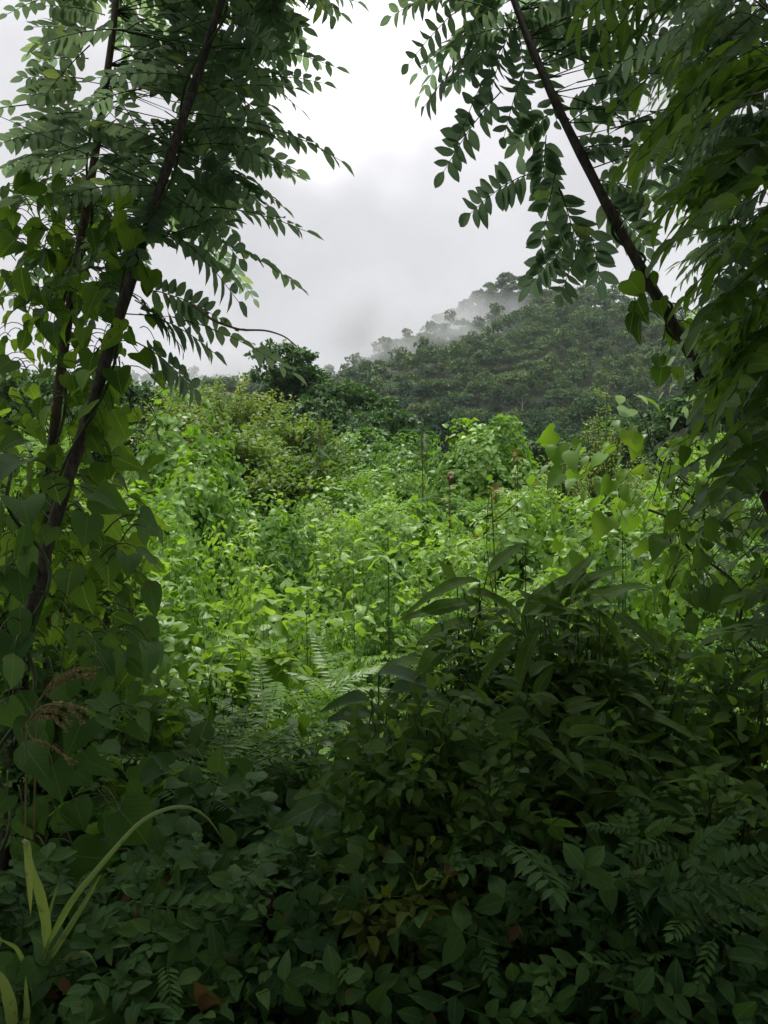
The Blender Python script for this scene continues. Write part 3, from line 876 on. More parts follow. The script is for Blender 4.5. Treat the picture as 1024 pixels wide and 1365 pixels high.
# ------------------------------------------------------------------ fronds for the framing trees
class FB:
    def __init__(s):
        s.pos = []; s.d = []; s.n = []; s.s = []; s.t = []; s.A = []; s.B = []; s.C = []

    def frond(s, a, c, pairs, ll, n, tint=.5, sag=.12, v0=.16, ang=.45):
        a = np.asarray(a, float); c = np.asarray(c, float); L = np.linalg.norm(c - a)
        b = (a + c) / 2 + np.array([0, 0, 1]) * L * sag
        s.A.append(a); s.B.append(b); s.C.append(c)
        n = nrm(n)
        bank = U(-.25, .25)
        for i in range(pairs + 1):
            v = v0 + (1 - v0) * i / pairs
            p = a * (1 - v) ** 2 + 2 * b * v * (1 - v) + c * v ** 2
            t = nrm(2 * (b - a) * (1 - v) + 2 * (c - b) * v)
            sd = nrm(np.cross(t, n)); nn = np.cross(sd, t)
            sz = ll * (1.0 - .5 * abs(v - .5)) * U(.86, 1.1)
            if i == pairs:
                s.pos.append(p); s.d.append(t); s.n.append(nn); s.s.append(sz); s.t.append(tint + U(-.05, .05)); continue
            for sx in (-1, 1):
                if U(0, 1) < .07:
                    continue
                old = .45 if U(0, 1) < .035 else 0
                s.pos.append(p + t * U(-.006, .006)); s.d.append(nrm(sd * sx + t * (ang + .4 * v) + np.array([0, 0, -U(.0, .32)]) + U(-.08, .08, 3)))
                s.n.append(nrm(nn + sd * (bank + sx * -.12) + U(-.32, .32, 3))); s.s.append(sz * U(.8, 1.08)); s.t.append(tint + U(-.1, .1) + old)

    def build(s, lm, sm, tpl=LEAFLET, mat=0):
        if s.pos:
            lm.inst(tpl, np.array(s.pos), np.array(s.d), np.array(s.n), np.array(s.s), np.clip(np.array(s.t), 0, 1))
            sm.tubes3(s.A, s.B, s.C, .0034, .0014, .5, mat)


def polyline(pts, n=40):
    w = np.array([P(*q) for q in pts])
    t = np.concatenate([[0], np.cumsum(np.linalg.norm(np.diff(w, axis=0), axis=1))]); t /= t[-1]
    # Catmull-Rom style smoothing through dense linear interpolation and blur
    u = np.linspace(0, 1, n)
    c = np.stack([np.interp(u, t, w[:, k]) for k in range(3)], 1)
    for _ in range(3):
        c[1:-1] = (c[:-2] + 2 * c[1:-1] + c[2:]) / 4
    return c


def wobble(c, a=.006):
    c = c.copy(); n = len(c)
    c += np.stack([np.interp(np.linspace(0, 1, n), np.linspace(0, 1, 9), U(-a, a, 9)) for _ in range(3)], 1)
    return c


def random_fronds(fb, line, lo, hi, count, length, pairs, ll, tint, azc=None, azs=PI, el=(-.25, .35), off=0.0):
    n = len(line)
    for _ in range(count):
        k = int(U(lo, hi) * (n - 1)); a = line[k]
        az = U(-.15, PI + .15) if azc is None else azc + U(-azs, azs)
        e = U(*el)
        d = np.array([math.cos(az) * math.cos(e), math.sin(az) * math.cos(e), math.sin(e)])
        a2 = a + d * U(0, off)
        L = length * U(.75, 1.2)
        c = a2 + d * L + np.array([0, 0, -L * U(.12, .42)])
        nn = np.array([0, 0, 1.0]) + U(-.35, .35, 3)
        if off:
            fb.A.append(a); fb.B.append((a + a2) / 2); fb.C.append(a2)
        fb.frond(a2, c, int(pairs + rng.integers(-1, 2)), ll * U(.85, 1.15), nn, tint + U(-.12, .12))


UNDER_N = np.array([0, .75, .6])          # blade tipped so that its underside is seen from the path

# --- leaning tree on the left
line = wobble(polyline([(0, 1240, 2.85), (22, 960, 2.88), (40, 800, 2.9), (62, 720, 2.9), (97, 610, 2.95), (142, 470, 3.0), (190, 330, 3.1), (232, 190, 3.2), (264, 90, 3.35), (296, 0, 3.5), (322, -90, 3.7), (345, -260, 4.1)], 60), .008)
line[0, 2] = gh(line[0, 0], line[0, 1]) - .02
pl = Plant('leaning_tree', line[0], 'slender leaning tree whose dark stem crosses the left side up to the top edge', 'tree')
tr = MB(); tr.tube(line, np.interp(np.linspace(0, 1, 60), [0, .3, .7, 1], [.029, .023, .017, .008]) * (1 + .07 * np.sin(np.arange(60) * 1.9)), 10)
cr = MB(); sm = MB(); fb = FB()
E = [((305, 18), (350, 118)), ((283, 62), (332, 160)), ((268, 112), (338, 212)), ((246, 215), (322, 268)), ((232, 262), (318, 345)), ((215, 300), (318, 402)),
     ((190, 385), (292, 424)), ((186, 418), (285, 470)), ((180, 455), (258, 520)), ((330, -30), (398, 52)), ((375, -60), (440, 22)), ((345, -40), (372, 78)),
     ((300, 40), (268, 150)), ((310, 30), (362, 70)), ((262, 150), (300, 250)), ((250, 180), (205, 300)), ((225, 250), (180, 340)), ((180, 400), (240, 460))]
for (a, c) in E:
    da = float(np.interp(a[1], [0, 190, 330, 470], [3.5, 3.2, 3.1, 3.0])) + U(.03, .2)
    fb.frond(P(a[0], a[1], da), P(c[0], c[1], da - U(.0, .25)), int(rng.integers(8, 11)), .108 * U(.9, 1.1), UNDER_N + U(-.25, .25, 3), .42 + U(-.12, .12))
random_fronds(fb, line, .42, .97, 60, .42, 9, .10, .48, el=(-.2, .5), off=.25)
random_fronds(fb, line, .55, 1.0, 30, .42, 9, .10, .45, azc=PI, azs=1.0, el=(-.1, .5), off=.7)
fb.build(cr, sm)
tk = pl.part(tr, 'trunk', M['bark']); pl.part(sm, 'twig', M['stem'], parent=tk); pl.part(cr, 'crown', M['canopy'])

# --- slender upright tree behind it
line2 = wobble(polyline([(66, 1195, 3.3), (60, 800, 3.3), (64, 680, 3.3), (80, 520, 3.35), (98, 400, 3.4), (113, 300, 3.5), (128, 200, 3.6), (146, 60, 3.75), (158, -60, 3.95), (165, -220, 4.2)], 50), .01)
line2[0, 2] = gh(line2[0, 0], line2[0, 1]) - .02
pl = Plant('slender_tree', line2[0], 'thin upright tree stem at far left wrapped by heart-leaved vines', 'tree')
tr = MB(); tr.tube(line2, np.linspace(.026, .012, 50), 8); cr = MB(); sm = MB(); fb = FB()
for (a, c) in [((120, 45), (45, 36)), ((118, 78), (52, 82)), ((112, 105), (32, 104)), ((105, 120), (40, 128)), ((110, 150), (28, 164)), ((100, 172), (4, 190)), ((110, 195), (28, 225)),
               ((140, 20), (62, 8)), ((130, 0), (70, -14)), ((120, 60), (60, 128)), ((115, 130), (66, 200))]:
    da = U(3.2, 3.7)
    fb.frond(P(a[0], a[1], da), P(c[0], c[1], da - U(-.2, .2)), int(rng.integers(7, 10)), .085 * U(.9, 1.1), np.array([0, .45, .9]) + U(-.25, .25, 3), .5 + U(-.12, .12), sag=.08)
random_fronds(fb, line2, .55, .98, 70, .42, 9, .095, .52, el=(-.2, .45), off=.35)
random_fronds(fb, line2, .60, .98, 75, .42, 9, .095, .50, azc=0.4, azs=1.1, el=(-.2, .45), off=.6)
fb.build(cr, sm)
tk = pl.part(tr, 'trunk', M['bark2']); pl.part(sm, 'twig', M['stem'], parent=tk); pl.part(cr, 'crown', M['canopy'])

# --- arching tree on the right
line3 = wobble(polyline([(1130, 1190, 3.0), (1085, 820, 3.0), (1010, 625, 3.0), (925, 475, 3.0), (870, 385, 3.05), (802, 262, 3.15), (745, 150, 3.3), (706, 60, 3.45), (680, -20, 3.6), (640, -160, 3.9)], 60), .008)
line3[0, 2] = gh(line3[0, 0], line3[0, 1]) - .02
pl = Plant('arching_tree', line3[0], 'slender tree arching over from the right with dark bare stem against the sky', 'tree')
tr = MB(); tr.tube(line3, np.interp(np.linspace(0, 1, 60), [0, .4, .8, 1], [.029, .023, .016, .008]) * (1 + .06 * np.sin(np.arange(60) * 1.7)), 10)
cr = MB(); sm = MB(); fb = FB()
E = [((640, -25), (522, 22)), ((645, -10), (545, 85)), ((652, 50), (566, 142)), ((668, 122), (592, 228)), ((672, 60), (610, 190)), ((712, 230), (628, 284)), ((728, 180), (722, 262)),
     ((742, 225), (722, 330)), ((770, 315), (708, 378)), ((780, 325), (748, 392)), ((785, 300), (800, 372)), ((735, 150), (690, 190)), ((700, 40), (622, 50)), ((690, 0), (600, -12)),
     ((750, 170), (842, 120)), ((765, 200), (850, 196)), ((790, 240), (868, 262)), ((720, 80), (800, 60)), ((705, 50), (770, 20)), ((800, 262), (862, 330)), ((700, 90), (672, 182)),
     ((712, 70), (742, 160)), ((690, 30), (702, 130)), ((745, 250), (770, 330)), ((660, -20), (640, 70)), ((690, 20), (655, 120))]
for (a, c) in E:
    da = float(np.interp(a[1], [-20, 60, 150, 262, 385], [3.6, 3.45, 3.3, 3.15, 3.05])) + U(.0, .22)
    fb.frond(P(a[0], a[1], da), P(c[0], c[1], da - U(-.15, .25)), int(rng.integers(7, 10)), .112 * U(.9, 1.1), UNDER_N + U(-.3, .3, 3), .38 + U(-.12, .12))
random_fronds(fb, line3, .80, 1.0, 24, .4, 9, .10, .42, el=(-.2, .5), off=.2)
random_fronds(fb, line3, .62, .98, 38, .42, 9, .10, .45, azc=0.0, azs=.8, el=(-.1, .5), off=.5)
fb.build(cr, sm)
tk = pl.part(tr, 'trunk', M['bark']); pl.part(sm, 'twig', M['stem'], parent=tk); pl.part(cr, 'crown', M['canopy'])

# --- nearer trees that fill the right border
def border_tree(name, label, stem_pts, rows, depth, ll, tint, rnd, r0=.03, mat='near', pairs=8):
    ln = wobble(polyline(stem_pts, 40), .01); ln[0, 2] = gh(ln[0, 0], ln[0, 1]) - .02
    p = Plant(name, ln[0], label, 'tree'); tr = MB(); cr = MB(); sm = MB(); fb = FB()
    tr.tube(ln, np.linspace(r0, r0 * .4, 40), 8)
    for (ax, ay, cx, cy) in rows:
        da = depth * U(.93, 1.08)
        a = P(ax, ay, da)
        k = int(np.argmin(np.abs(ln[:, 2] - (a[2] - .15))))
        fb.A.append(ln[k]); fb.B.append((ln[k] + a) / 2 + [0, 0, .08]); fb.C.append(a)
        fb.frond(a, P(cx, cy, da - U(-.1, .3)), pairs + int(rng.integers(-1, 2)), ll * U(.88, 1.12), np.array([0, .35, .95]) + U(-.35, .35, 3), tint + U(-.14, .14), sag=.1)
    random_fronds(fb, ln, .25, .98, rnd, .36, 8, ll, tint, azc=PI, azs=1.2, el=(-.25, .4), off=.08)
    fb.build(cr, tr, mat=1)
    p.part(tr, 'trunk', [M['bark'], M['stem']]); p.part(cr, 'crown', M[mat])


rows = [(985, 15, 800, 165), (1000, 60, 838, 215), (1040, -30, 900, 70), (1030, 120, 850, 215), (1050, 170, 870, 300), (1045, 215, 885, 335), (1060, 260, 915, 395), (1070, 320, 935, 430),
        (1080, 380, 945, 470), (1080, 430, 945, 520), (1070, 470, 940, 560), (960, -40, 850, 40), (900, -50, 800, 70), (1060, 80, 930, 130), (1060, 20, 950, 90), (1070, 520, 960, 600),
        (1075, 560, 965, 650), (1060, 350, 960, 480), (1050, 410, 960, 560), (1020, 240, 905, 300), (1060, 140, 960, 240), (880, -60, 770, 30)]
border_tree('overhanging_tree', 'nearest tree at the right border, large dark leaflets drooping to the lower left', [(1230, 1330, 2.1), (1180, 800, 2.1), (1150, 400, 2.1), (1090, 100, 2.15), (1040, -120, 2.3)], rows, 2.05, .12, .40, 26)
rows = [(1000 + 60 * (y > 230), y, 1000 + 60 * (y > 230) - U(90, 175), y + U(40, 150)) for y in np.linspace(-60, 560, 23)] + [(1040, y, 1040 - U(70, 160), y + U(40, 150)) for y in np.linspace(0, 640, 20)]
border_tree('border_tree', 'second tree at the right border, leafy mass behind the nearest drooping leaflets', [(1190, 1250, 2.75), (1150, 700, 2.75), (1100, 300, 2.8), (1040, 0, 2.9), (1000, -150, 3.0)], rows, 2.7, .10, .46, 50, mat='canopy')
rows = [(950 + U(-30, 30) + 85 * (y > 230), y, 950 - U(60, 160) + 85 * (y > 230), y + U(30, 130)) for y in np.linspace(-60, 430, 26)] + [(1020, y, 1020 - U(50, 130), y + U(30, 130)) for y in np.linspace(0, 700, 26)]
border_tree('backing_tree', 'third tree at the right border, pale leaves showing between darker ones', [(1120, 1160, 3.7), (1080, 700, 3.7), (1040, 300, 3.8), (990, 0, 4.0), (960, -120, 4.1)], rows, 3.8, .105, .6, 60, mat='canopy')


# ------------------------------------------------------------------ heart-leaved vines
def vine(name, label, host, spots, size, mat='heart', lowd=0, stemr=.006, tint=.5, face=(0, -.55, .6), n_rand=0, rbox=None, tj=.18, cat='vine', base=None, spread=.5):
    """leaves hung on petioles from a twining stem; spots are (px, py, d, size) blades, host is the line it climbs"""
    lm = MB(); sm = MB()
    host = np.asarray(host, float)
    k = np.linspace(0, 1, 80)
    idx = k * (len(host) - 1); i0 = np.clip(idx.astype(int), 0, len(host) - 2); fr = (idx - i0)[:, None]
    c = host[i0] * (1 - fr) + host[i0 + 1] * fr
    ang = k * 26
    c = c + .034 * np.stack([np.cos(ang), np.sin(ang), 0 * ang], 1)
    sm.tube(c, stemr, 5)
    ps, ss, ts = [], [], []
    for (px, py, d, sz, tn) in spots:
        ps.append(P(px, py, d)); ss.append(sz * .78); ts.append(tn)
    if n_rand:
        x0, x1, y0, y1, d0, d1 = rbox
        for _ in range(n_rand):
            ps.append(P(U(x0, x1), U(y0, y1), U(d0, d1))); ss.append(size * U(.45, 1.05)); ts.append(tint + U(-tj, tj))
    ps = np.array(ps); n = len(ps)
    # petiole from the nearest bit of stem
    dd = np.linalg.norm(ps[:, None] - c[None] + np.array([0, 0, .06]), axis=2)
    a = c[np.argmin(dd, 1)]
    away0 = a.copy()
    ln_ = np.linalg.norm(a - ps, axis=1, keepdims=True)
    a = ps + (a - ps) * np.minimum(1, .12 / np.maximum(ln_, 1e-3))
    away = nrm((ps - away0) * [1, 1, .3] + 1e-5)
    sm.tubes3(a, (a + ps) / 2 + [0, 0, .05], ps, .0028, .0016, .5)
    d = nrm(np.array([0, 0, -.7]) + away * spread + U(-.6, .6, (n, 3)))
    nr = nrm(np.asarray(face) + away * .35 + U(-.8, .8, (n, 3)))
    lm.inst(HEART + BROAD[:3] if n_rand else HEART, ps, d, nr, np.array(ss), np.clip(ts, 0, 1))
    b = host[0] if base is None else np.asarray(base)
    p = Plant(name, b, label, cat)
    p.part(sm, 'stem', M['stem']); p.part(lm, 'foliage', M[mat])
    return p


vine('climbing_vine', 'heart-leaved vine twined up the leaning tree on the left', line[4:44],
     [(175, 305, 3.0, .12, .85), (160, 440, 2.95, .13, .85), (200, 360, 3.05, .12, .75), (120, 495, 2.8, .11, .8), (150, 545, 2.75, .14, .72), (165, 575, 2.8, .12, .8), (118, 655, 2.7, .12, .5),
      (140, 680, 2.6, .17, .75), (170, 720, 2.7, .12, .8), (70, 640, 2.6, .12, .4), (185, 470, 3.0, .12, .7), (155, 610, 2.75, .13, .55), (140, 740, 2.6, .14, .45), (110, 780, 2.6, .14, .45),
      (150, 820, 2.65, .13, .5), (120, 850, 2.6, .13, .45), (70, 540, 2.7, .12, .8), (95, 760, 2.6, .13, .4)],
     .10, n_rand=230, rbox=(50, 210, 290, 920, 2.95, 3.5), tint=.6, tj=.35)
vine('climbing_vine', 'broad-leaved vine on the thin upright tree at far left', line2[4:36],
     [(48, 240, 3.2, .15, .55), (28, 355, 3.0, .16, .55), (60, 300, 3.1, .14, .5), (62, 330, 3.2, .14, .4), (60, 410, 3.1, .15, .42), (72, 430, 3.15, .14, .4), (85, 240, 3.2, .14, .7), (18, 265, 3.1, .10, .8),
      (35, 440, 3.0, .12, .55), (15, 480, 2.9, .12, .5), (70, 380, 3.2, .12, .5), (48, 210, 3.3, .12, .5), (20, 320, 3.0, .13, .45), (90, 370, 3.2, .12, .6)],
     .10, n_rand=480, rbox=(-20, 165, 235, 900, 2.95, 3.9), tint=.55, tj=.35)
low_line = polyline([(-10, 1290, 2.2), (-5, 1100, 2.25), (20, 950, 2.3), (60, 820, 2.35), (40, 700, 2.35), (-10, 600, 2.4)], 40)
low_line[0, 2] = gh(low_line[0, 0], low_line[0, 1])
vine('trailing_vine', 'large dim heart leaves hanging in tiers at the left border', low_line,
     [(30, 615, 2.2, .17, .42), (32, 700, 2.2, .12, .45), (25, 760, 2.2, .13, .4), (20, 850, 2.2, .15, .3), (25, 920, 2.15, .15, .28), (30, 990, 1.9, .16, .42), (70, 1020, 1.95, .12, .4), (40, 1075, 2.0, .10, .5),
      (75, 1085, 2.0, .10, .52), (100, 1070, 2.0, .10, .5), (15, 1120, 1.9, .13, .45), (60, 1130, 2.0, .10, .4), (160, 1080, 1.9, .16, .4), (110, 960, 2.1, .13, .42), (85, 900, 2.1, .13, .35),
      (130, 930, 2.2, .12, .5), (100, 1140, 1.9, .14, .35), (10, 1200, 1.85, .12, .35)],
     .11, n_rand=90, rbox=(-20, 200, 640, 1230, 1.95, 2.5), tint=.5, mat='under')
# right-hand vines
vine('climbing_vine', 'vine with one broad pale leaf and dark hanging leaves on the arching tree', line3[24:36],
     [(838, 372, 2.95, .12, .75), (850, 400, 2.95, .13, .15), (853, 425, 2.9, .12, .1), (845, 415, 2.95, .11, .12), (880, 400, 3.0, .09, .6), (905, 490, 2.9, .09, .8), (870, 360, 3.0, .08, .5)],
     .09, n_rand=8, rbox=(860, 940, 380, 520, 2.9, 3.1), tint=.5, base=line3[24])
kl = polyline([(1020, 1050, 4.2), (975, 800, 4.2), (925, 660, 4.2), (870, 590, 4.25), (850, 560, 4.3), (832, 532, 4.3)], 40)
kl[0, 2] = gh(kl[0, 0], kl[0, 1])
vine('vine_shrub', 'sunlit heart-leaved vine shrub reaching up before the right part of the hill', kl,
     [(828, 527, 4.2, .12, .95), (850, 528, 4.25, .11, .9), (838, 545, 4.2, .14, .55), (865, 535, 4.3, .12, .6), (822, 560, 4.2, .13, .4), (845, 575, 4.2, .13, .35), (805, 605, 4.1, .14, .6), (780, 600, 4.15, .10, .9),
      (750, 630, 4.0, .15, .5), (735, 620, 4.1, .12, .45), (770, 640, 4.0, .13, .45), (860, 620, 4.0, .11, .85), (835, 625, 4.0, .12, .8), (815, 640, 4.0, .12, .7), (880, 600, 4.1, .14, .45), (900, 620, 4.1, .13, .4)],
     .115, n_rand=120, rbox=(735, 960, 570, 800, 3.7, 4.6), tint=.7, face=(0, -.2, .9), spread=.9, mat='mound')
kl2 = polyline([(1090, 1150, 2.9), (1030, 900, 2.9), (960, 760, 3.0), (900, 700, 3.05), (860, 680, 3.1)], 40)
kl2[0, 2] = gh(kl2[0, 0], kl2[0, 1])
vine('vine_shrub', 'shaded vine thicket with drooping leaves at the right border, middle height', kl2, [], .095, n_rand=210, rbox=(885, 1070, 590, 1000, 2.5, 3.4), tint=.45, face=(0, -.3, .8), spread=.9, mat='near')

# dry tendril against the sky
tl = polyline([(255, 405, 3.0), (285, 428, 3.0), (320, 440, 3.0), (355, 440, 3.0), (380, 448, 3.0), (396, 462, 3.0)], 30)
pt = Plant('vine_tendril', tl[0], 'thin pale dried tendril curling out into the sky beside the left tree', 'tendril')
sm = MB(); sm.tube(tl, np.linspace(.006, .0025, 30), 5, .6); lm = MB()
lm.inst(LEAFLET, tl[4:16:2] + U(-.005, .005, (6, 3)), U(-1, 1, (6, 3)) + [1, 0, .2], U(-1, 1, (6, 3)), .025, .5)
pt.part(sm, 'stem', M['dry']); pt.part(lm, 'bract', M['olive'])
print('frame', time.time() - T0)


# ------------------------------------------------------------------ saplings and single plants in the clearing
def sapling(px, py, d, label, leaf, size, nleaf, mat, stemmat='bark2', r=.012, lean=(0, 0), branches=6, blen=.3, tint=.5, name='sapling', cat='sapling', redtip=False, y0=.4):
    b = gpt(px - lean[0], d); t = P(px, py, d)
    p = Plant(name, b, label, cat); sm = MB(); lm = MB()
    ts = np.linspace(0, 1, 14)[:, None]
    m = (b + t) / 2 + np.array([lean[1], 0, 0])
    c = b * (1 - ts) ** 2 + 2 * m * ts * (1 - ts) + t * ts ** 2
    sm.tube(c, np.linspace(r, r * .3, 14), 6)
    A = []; C = []
    for k in range(branches):
        f = U(y0, 1); a0 = c[int(f * 13)]; an = U(0, 6.28); L = blen * (1.25 - .6 * f) * U(.7, 1.2)
        A.append(a0); C.append(a0 + np.array([math.cos(an) * L, math.sin(an) * L, L * U(.15, .8)]))
    A.append(c[9]); C.append(c[13] + [0, 0, .05])
    twigs(sm, lm, A, C, leaf, size, nleaf, .25, .1, tint, .15, r0=r * .45, r1=r * .2, droop=.3)
    sk = p.part(sm, 'stem', M[stemmat]); p.part(lm, 'foliage', M[mat])
    if redtip:
        rm = MB(); tips = np.array(C)
        n = len(tips) * 4
        q = np.repeat(tips, 4, 0)
        rm.inst(BROAD_LO, q + U(-.04, .04, (n, 3)), U(-1, 1, (n, 3)) + [0, 0, -.2], U(-.6, .6, (n, 3)) + [0, -.4, .7], size * .75, U(.2, .9, n))
        p.part(rm, 'young_leaves', M['red'], 'rusty red young leaves at the tips', parent=sk)
    return p


sapling(655, 655, 4.6, 'thin dark-stemmed sapling rising in the middle right of the clearing', BROAD, .11, 7, 'mound', 'bark2', .009, (-20, .02), 12, .34, .40)
sapling(690, 612, 9.5, 'sapling with rusty red young leaves on the right of the bright mound', BROAD_LO, .13, 6, 'mound', r=.014, branches=4, blen=.42, redtip=True)
sapling(600, 640, 9.0, 'small sapling with orange-brown young leaves before the bright mound', BROAD_LO, .12, 6, 'olive', r=.012, branches=3, blen=.45, redtip=True)
sapling(172, 735, 4.4, 'reddish bare stem with a tuft of pale leaves by the left vines', HEART, .12, 4, 'mound', 'redstem', .011, (4, .01), 5, .22, .65, y0=.8)
sapling(517, 715, 5.6, 'single weed with arching pale leaves in the clearing', LANCE, .20, 6, 'bright', 'stem', .008, (0, .02), 5, .18, .6, 'weed', 'weed', y0=.6)
sapling(425, 545, 15, 'thin feathery young tree rising against the dark hill', PINN_LO, .4, 4, 'mid', 'bark2', .02, (0, .05), 9, .5, .5)
sapling(562, 560, 15, 'second thin young tree rising beside the dull green thicket', PINN_LO, .35, 4, 'mid', 'bark2', .02, (0, .05), 8, .4, .5)
sapling(808, 505, 11, 'thin flowering spike standing above the yellowish shrubs', DIA, .07, 16, 'yellow', 'stem', .01, (0, .03), 7, .3, .65)
sapling(700, 720, 5.5, 'leafy weed right of the thin dark sapling', BROAD, .12, 6, 'bright', 'stem', .008, (0, .02), 7, .22, .5, 'weed', 'weed')
sapling(830, 715, 4.6, 'pale shiny-leaved weed under the vine shrub on the right', LANCE, .22, 6, 'gloss', 'stem', .009, (0, .02), 6, .2, .65, 'weed', 'weed', y0=.6)
sapling(745, 735, 5.0, 'yellow-green weed below the pale creeper hump', BROAD, .12, 6, 'bright', 'stem', .008, (0, .02), 7, .22, .8, 'weed', 'weed')
sapling(965, 905, 2.9, 'thin bare weed stem slanting down at the lower right', BROAD, .07, 6, 'near', 'bark', .007, (-60, .02), 6, .2, .45, y0=.7)
sapling(215, 1005, 3.0, 'brown bare twig standing among ferns at the left', BROAD, .08, 5, 'under', 'redstem', .007, (12, .01), 4, .18, .5, y0=.7)
sapling(408, 800, 4.3, 'thin upright wiry weed stem among the fine ferny leaves', FERN, .26, 4, 'bright', 'bark', .005, (0, .02), 4, .15, .4, 'weed', 'weed', y0=.6)
wk = 0
WD = ['beside the left mound', 'below the yellowish thicket', 'in the left half of the clearing', 'in the open middle of the clearing', 'near the low bright hump', 'close to the dark hollow', 'in front of the ferny patch',
      'behind the thin dark sapling', 'at the near left edge of the clearing', 'at the near middle edge of the clearing', 'left of the arching weed', 'below the wide creeper hump', 'by the reddish bare stem', 'under the olive thicket',
      'between the sapling and the pale weed', 'at the back of the clearing']
WP = [(225, 690, 7), (330, 700, 8), (260, 740, 5.4), (420, 700, 8), (560, 715, 7), (600, 745, 5.4), (380, 780, 4.6), (625, 690, 7.5), (270, 820, 4.0), (350, 815, 4.0), (470, 735, 5.8), (440, 680, 10), (205, 775, 4.6), (370, 660, 11), (770, 760, 4.8), (520, 650, 13)]
for (px, py, d), w in zip(WP, WD):
    tp, sz, nm = [(HEART, .11, 'broad heart-leaved weed'), (BROAD, .12, 'leafy yellow-green weed'), (TRIF, .2, 'three-leaflet bright weed')][wk % 3]
    sapling(px, py, d, f'{nm} {w}', tp, sz, 6, 'bright', 'stem', .004, (U(-8, 8), .02), 12, .26, U(.4, .8), 'weed', 'weed', y0=.3)
    wk += 1


# ------------------------------------------------------------------ big-leaved plants
def rosette(name, label, px, d, leaves, mat, tpl=LANCE, cat='plant', stalk=.006, stemmat='stem'):
    """leaves: (attach px,py, tip px,py, width factor, tint, facing) with arching blades"""
    b = gpt(px, d)
    p = Plant(name, b, label, cat); sm = MB()
    for (ax, ay, tx, ty, w, tn, da, dt) in leaves:
        a = P(ax, ay, d + da); t = P(tx, ty, d + dt)
        b2 = b + np.append(U(-.10, .10, 2), 0)
        mid = (b2 + a) / 2 + np.append(U(-.10, .10, 2), .06)
        sm.tubes3([b2], [mid], [a], stalk * .7, stalk * .4, .5)
        lm = MB(); L = np.linalg.norm(t - a)
        lm.inst([tpl[rng.integers(len(tpl))]], [a], [t - a + np.array([0, 0, .12 * L])], [np.array([U(-.3, .3), -.45, .8])], L, tn)
        lm.V = [a + (v - a) * 1.0 for v in lm.V]
        p.part(lm, 'leaf', M[mat])
    p.part(sm, 'stalk', M[stemmat])
    return p


rosette('ginger_plant', 'large dark plant with long drooping strap leaves at centre right', 760, 2.3, [
    (705, 830, 765, 735, 1, .45, 0, .05), (725, 815, 800, 735, 1, .4, .05, .1), (745, 800, 835, 745, 1, .5, .05, .1), (770, 812, 870, 765, 1, .5, 0, .1), (690, 850, 640, 900, 1, .2, -.1, -.2),
    (700, 845, 720, 760, 1, .35, 0, .1), (820, 815, 878, 870, 1, .12, -.1, -.2), (800, 820, 850, 880, 1, .1, -.1, -.15), (720, 835, 670, 930, 1, .12, -.1, -.2), (830, 945, 930, 975, 1, .1, -.05, -.2), (780, 930, 850, 985, 1, .1, -.05, -.2), (700, 820, 800, 812, 1, .75, 0, -.05),
    (730, 825, 690, 775, 1, .35, .05, .1), (760, 820, 720, 790, 1, .3, .05, -.1)], 'near')
rosette('broadleaf_plant', 'glossy broad-leaved plant with pale sheen left of the fine-leaved bush', 480, 2.1, [
    (490, 1035, 415, 1090, 1, .5, 0, -.15), (480, 1055, 425, 1085, 1, .5, 0, -.2), (485, 1045, 370, 1105, 1, .55, 0, -.1), (495, 935, 440, 935, 1, .6, 0, -.1), (495, 950, 440, 960, 1, .55, 0, -.1),
    (500, 1120, 465, 1170, 1, .5, 0, -.1), (500, 975, 445, 1000, 1, .6, 0, -.1), (500, 1010, 455, 1020, 1, .9, 0, -.1), (505, 900, 560, 890, 1, .5, 0, -.1), (520, 920, 600, 930, 1, .4, 0, -.1), (510, 1180, 470, 1235, 1, .4, 0, -.1)],
    'gloss', MEDIUM)
rosette('broadleaf_plant', 'plant with long pointed leaves catching light left of the strap-leaved plant', 610, 2.7, [
    (640, 775, 545, 790, 1, .5, 0, -.1), (650, 765, 700, 715, 1, .6, 0, .1), (640, 800, 540, 830, 1, .4, 0, -.1), (620, 790, 700, 800, 1, .35, 0, -.1), (630, 830, 560, 850, 1, .5, 0, -.1), (600, 850, 555, 905, 1, .4, 0, -.15),
    (640, 820, 700, 850, 1, .3, 0, -.1), (610, 780, 585, 745, 1, .75, 0, 0), (560, 880, 500, 895, 1, .5, 0, -.1)], 'near', MEDIUM + LANCE)


# grasses
def blade(mb, pts, w, tint, n=26, twist=.0):
    c = polyline(pts, n)
    t = nrm(np.gradient(c, axis=0)); v = nrm(c - EYE)
    s = nrm(np.cross(t, v)); nn = np.cross(s, t)
    k = np.linspace(0, 1, n)
    ww = w * np.interp(k, [0, .12, .45, .8, 1], [.45, .9, 1, .55, .03])
    tw = twist * np.sin(k * 3)
    sd = s * np.cos(tw)[:, None] + nn * np.sin(tw)[:, None]
    V = np.stack([c - sd * ww[:, None] + nn * ww[:, None] * .65, c, c + sd * ww[:, None] + nn * ww[:, None] * .65], 1).reshape(-1, 3)
    i = np.arange(n - 1) * 3
    F = np.concatenate([np.stack([i, i + 1, i + 4, i + 3], 1), np.stack([i + 1, i + 2, i + 5, i + 4], 1)])
    uv = np.stack([np.tile([-.4, 0, .4], n), np.repeat(k, 3), np.ones(3 * n)], 1)
    mb.add(V, F, tint, uv)


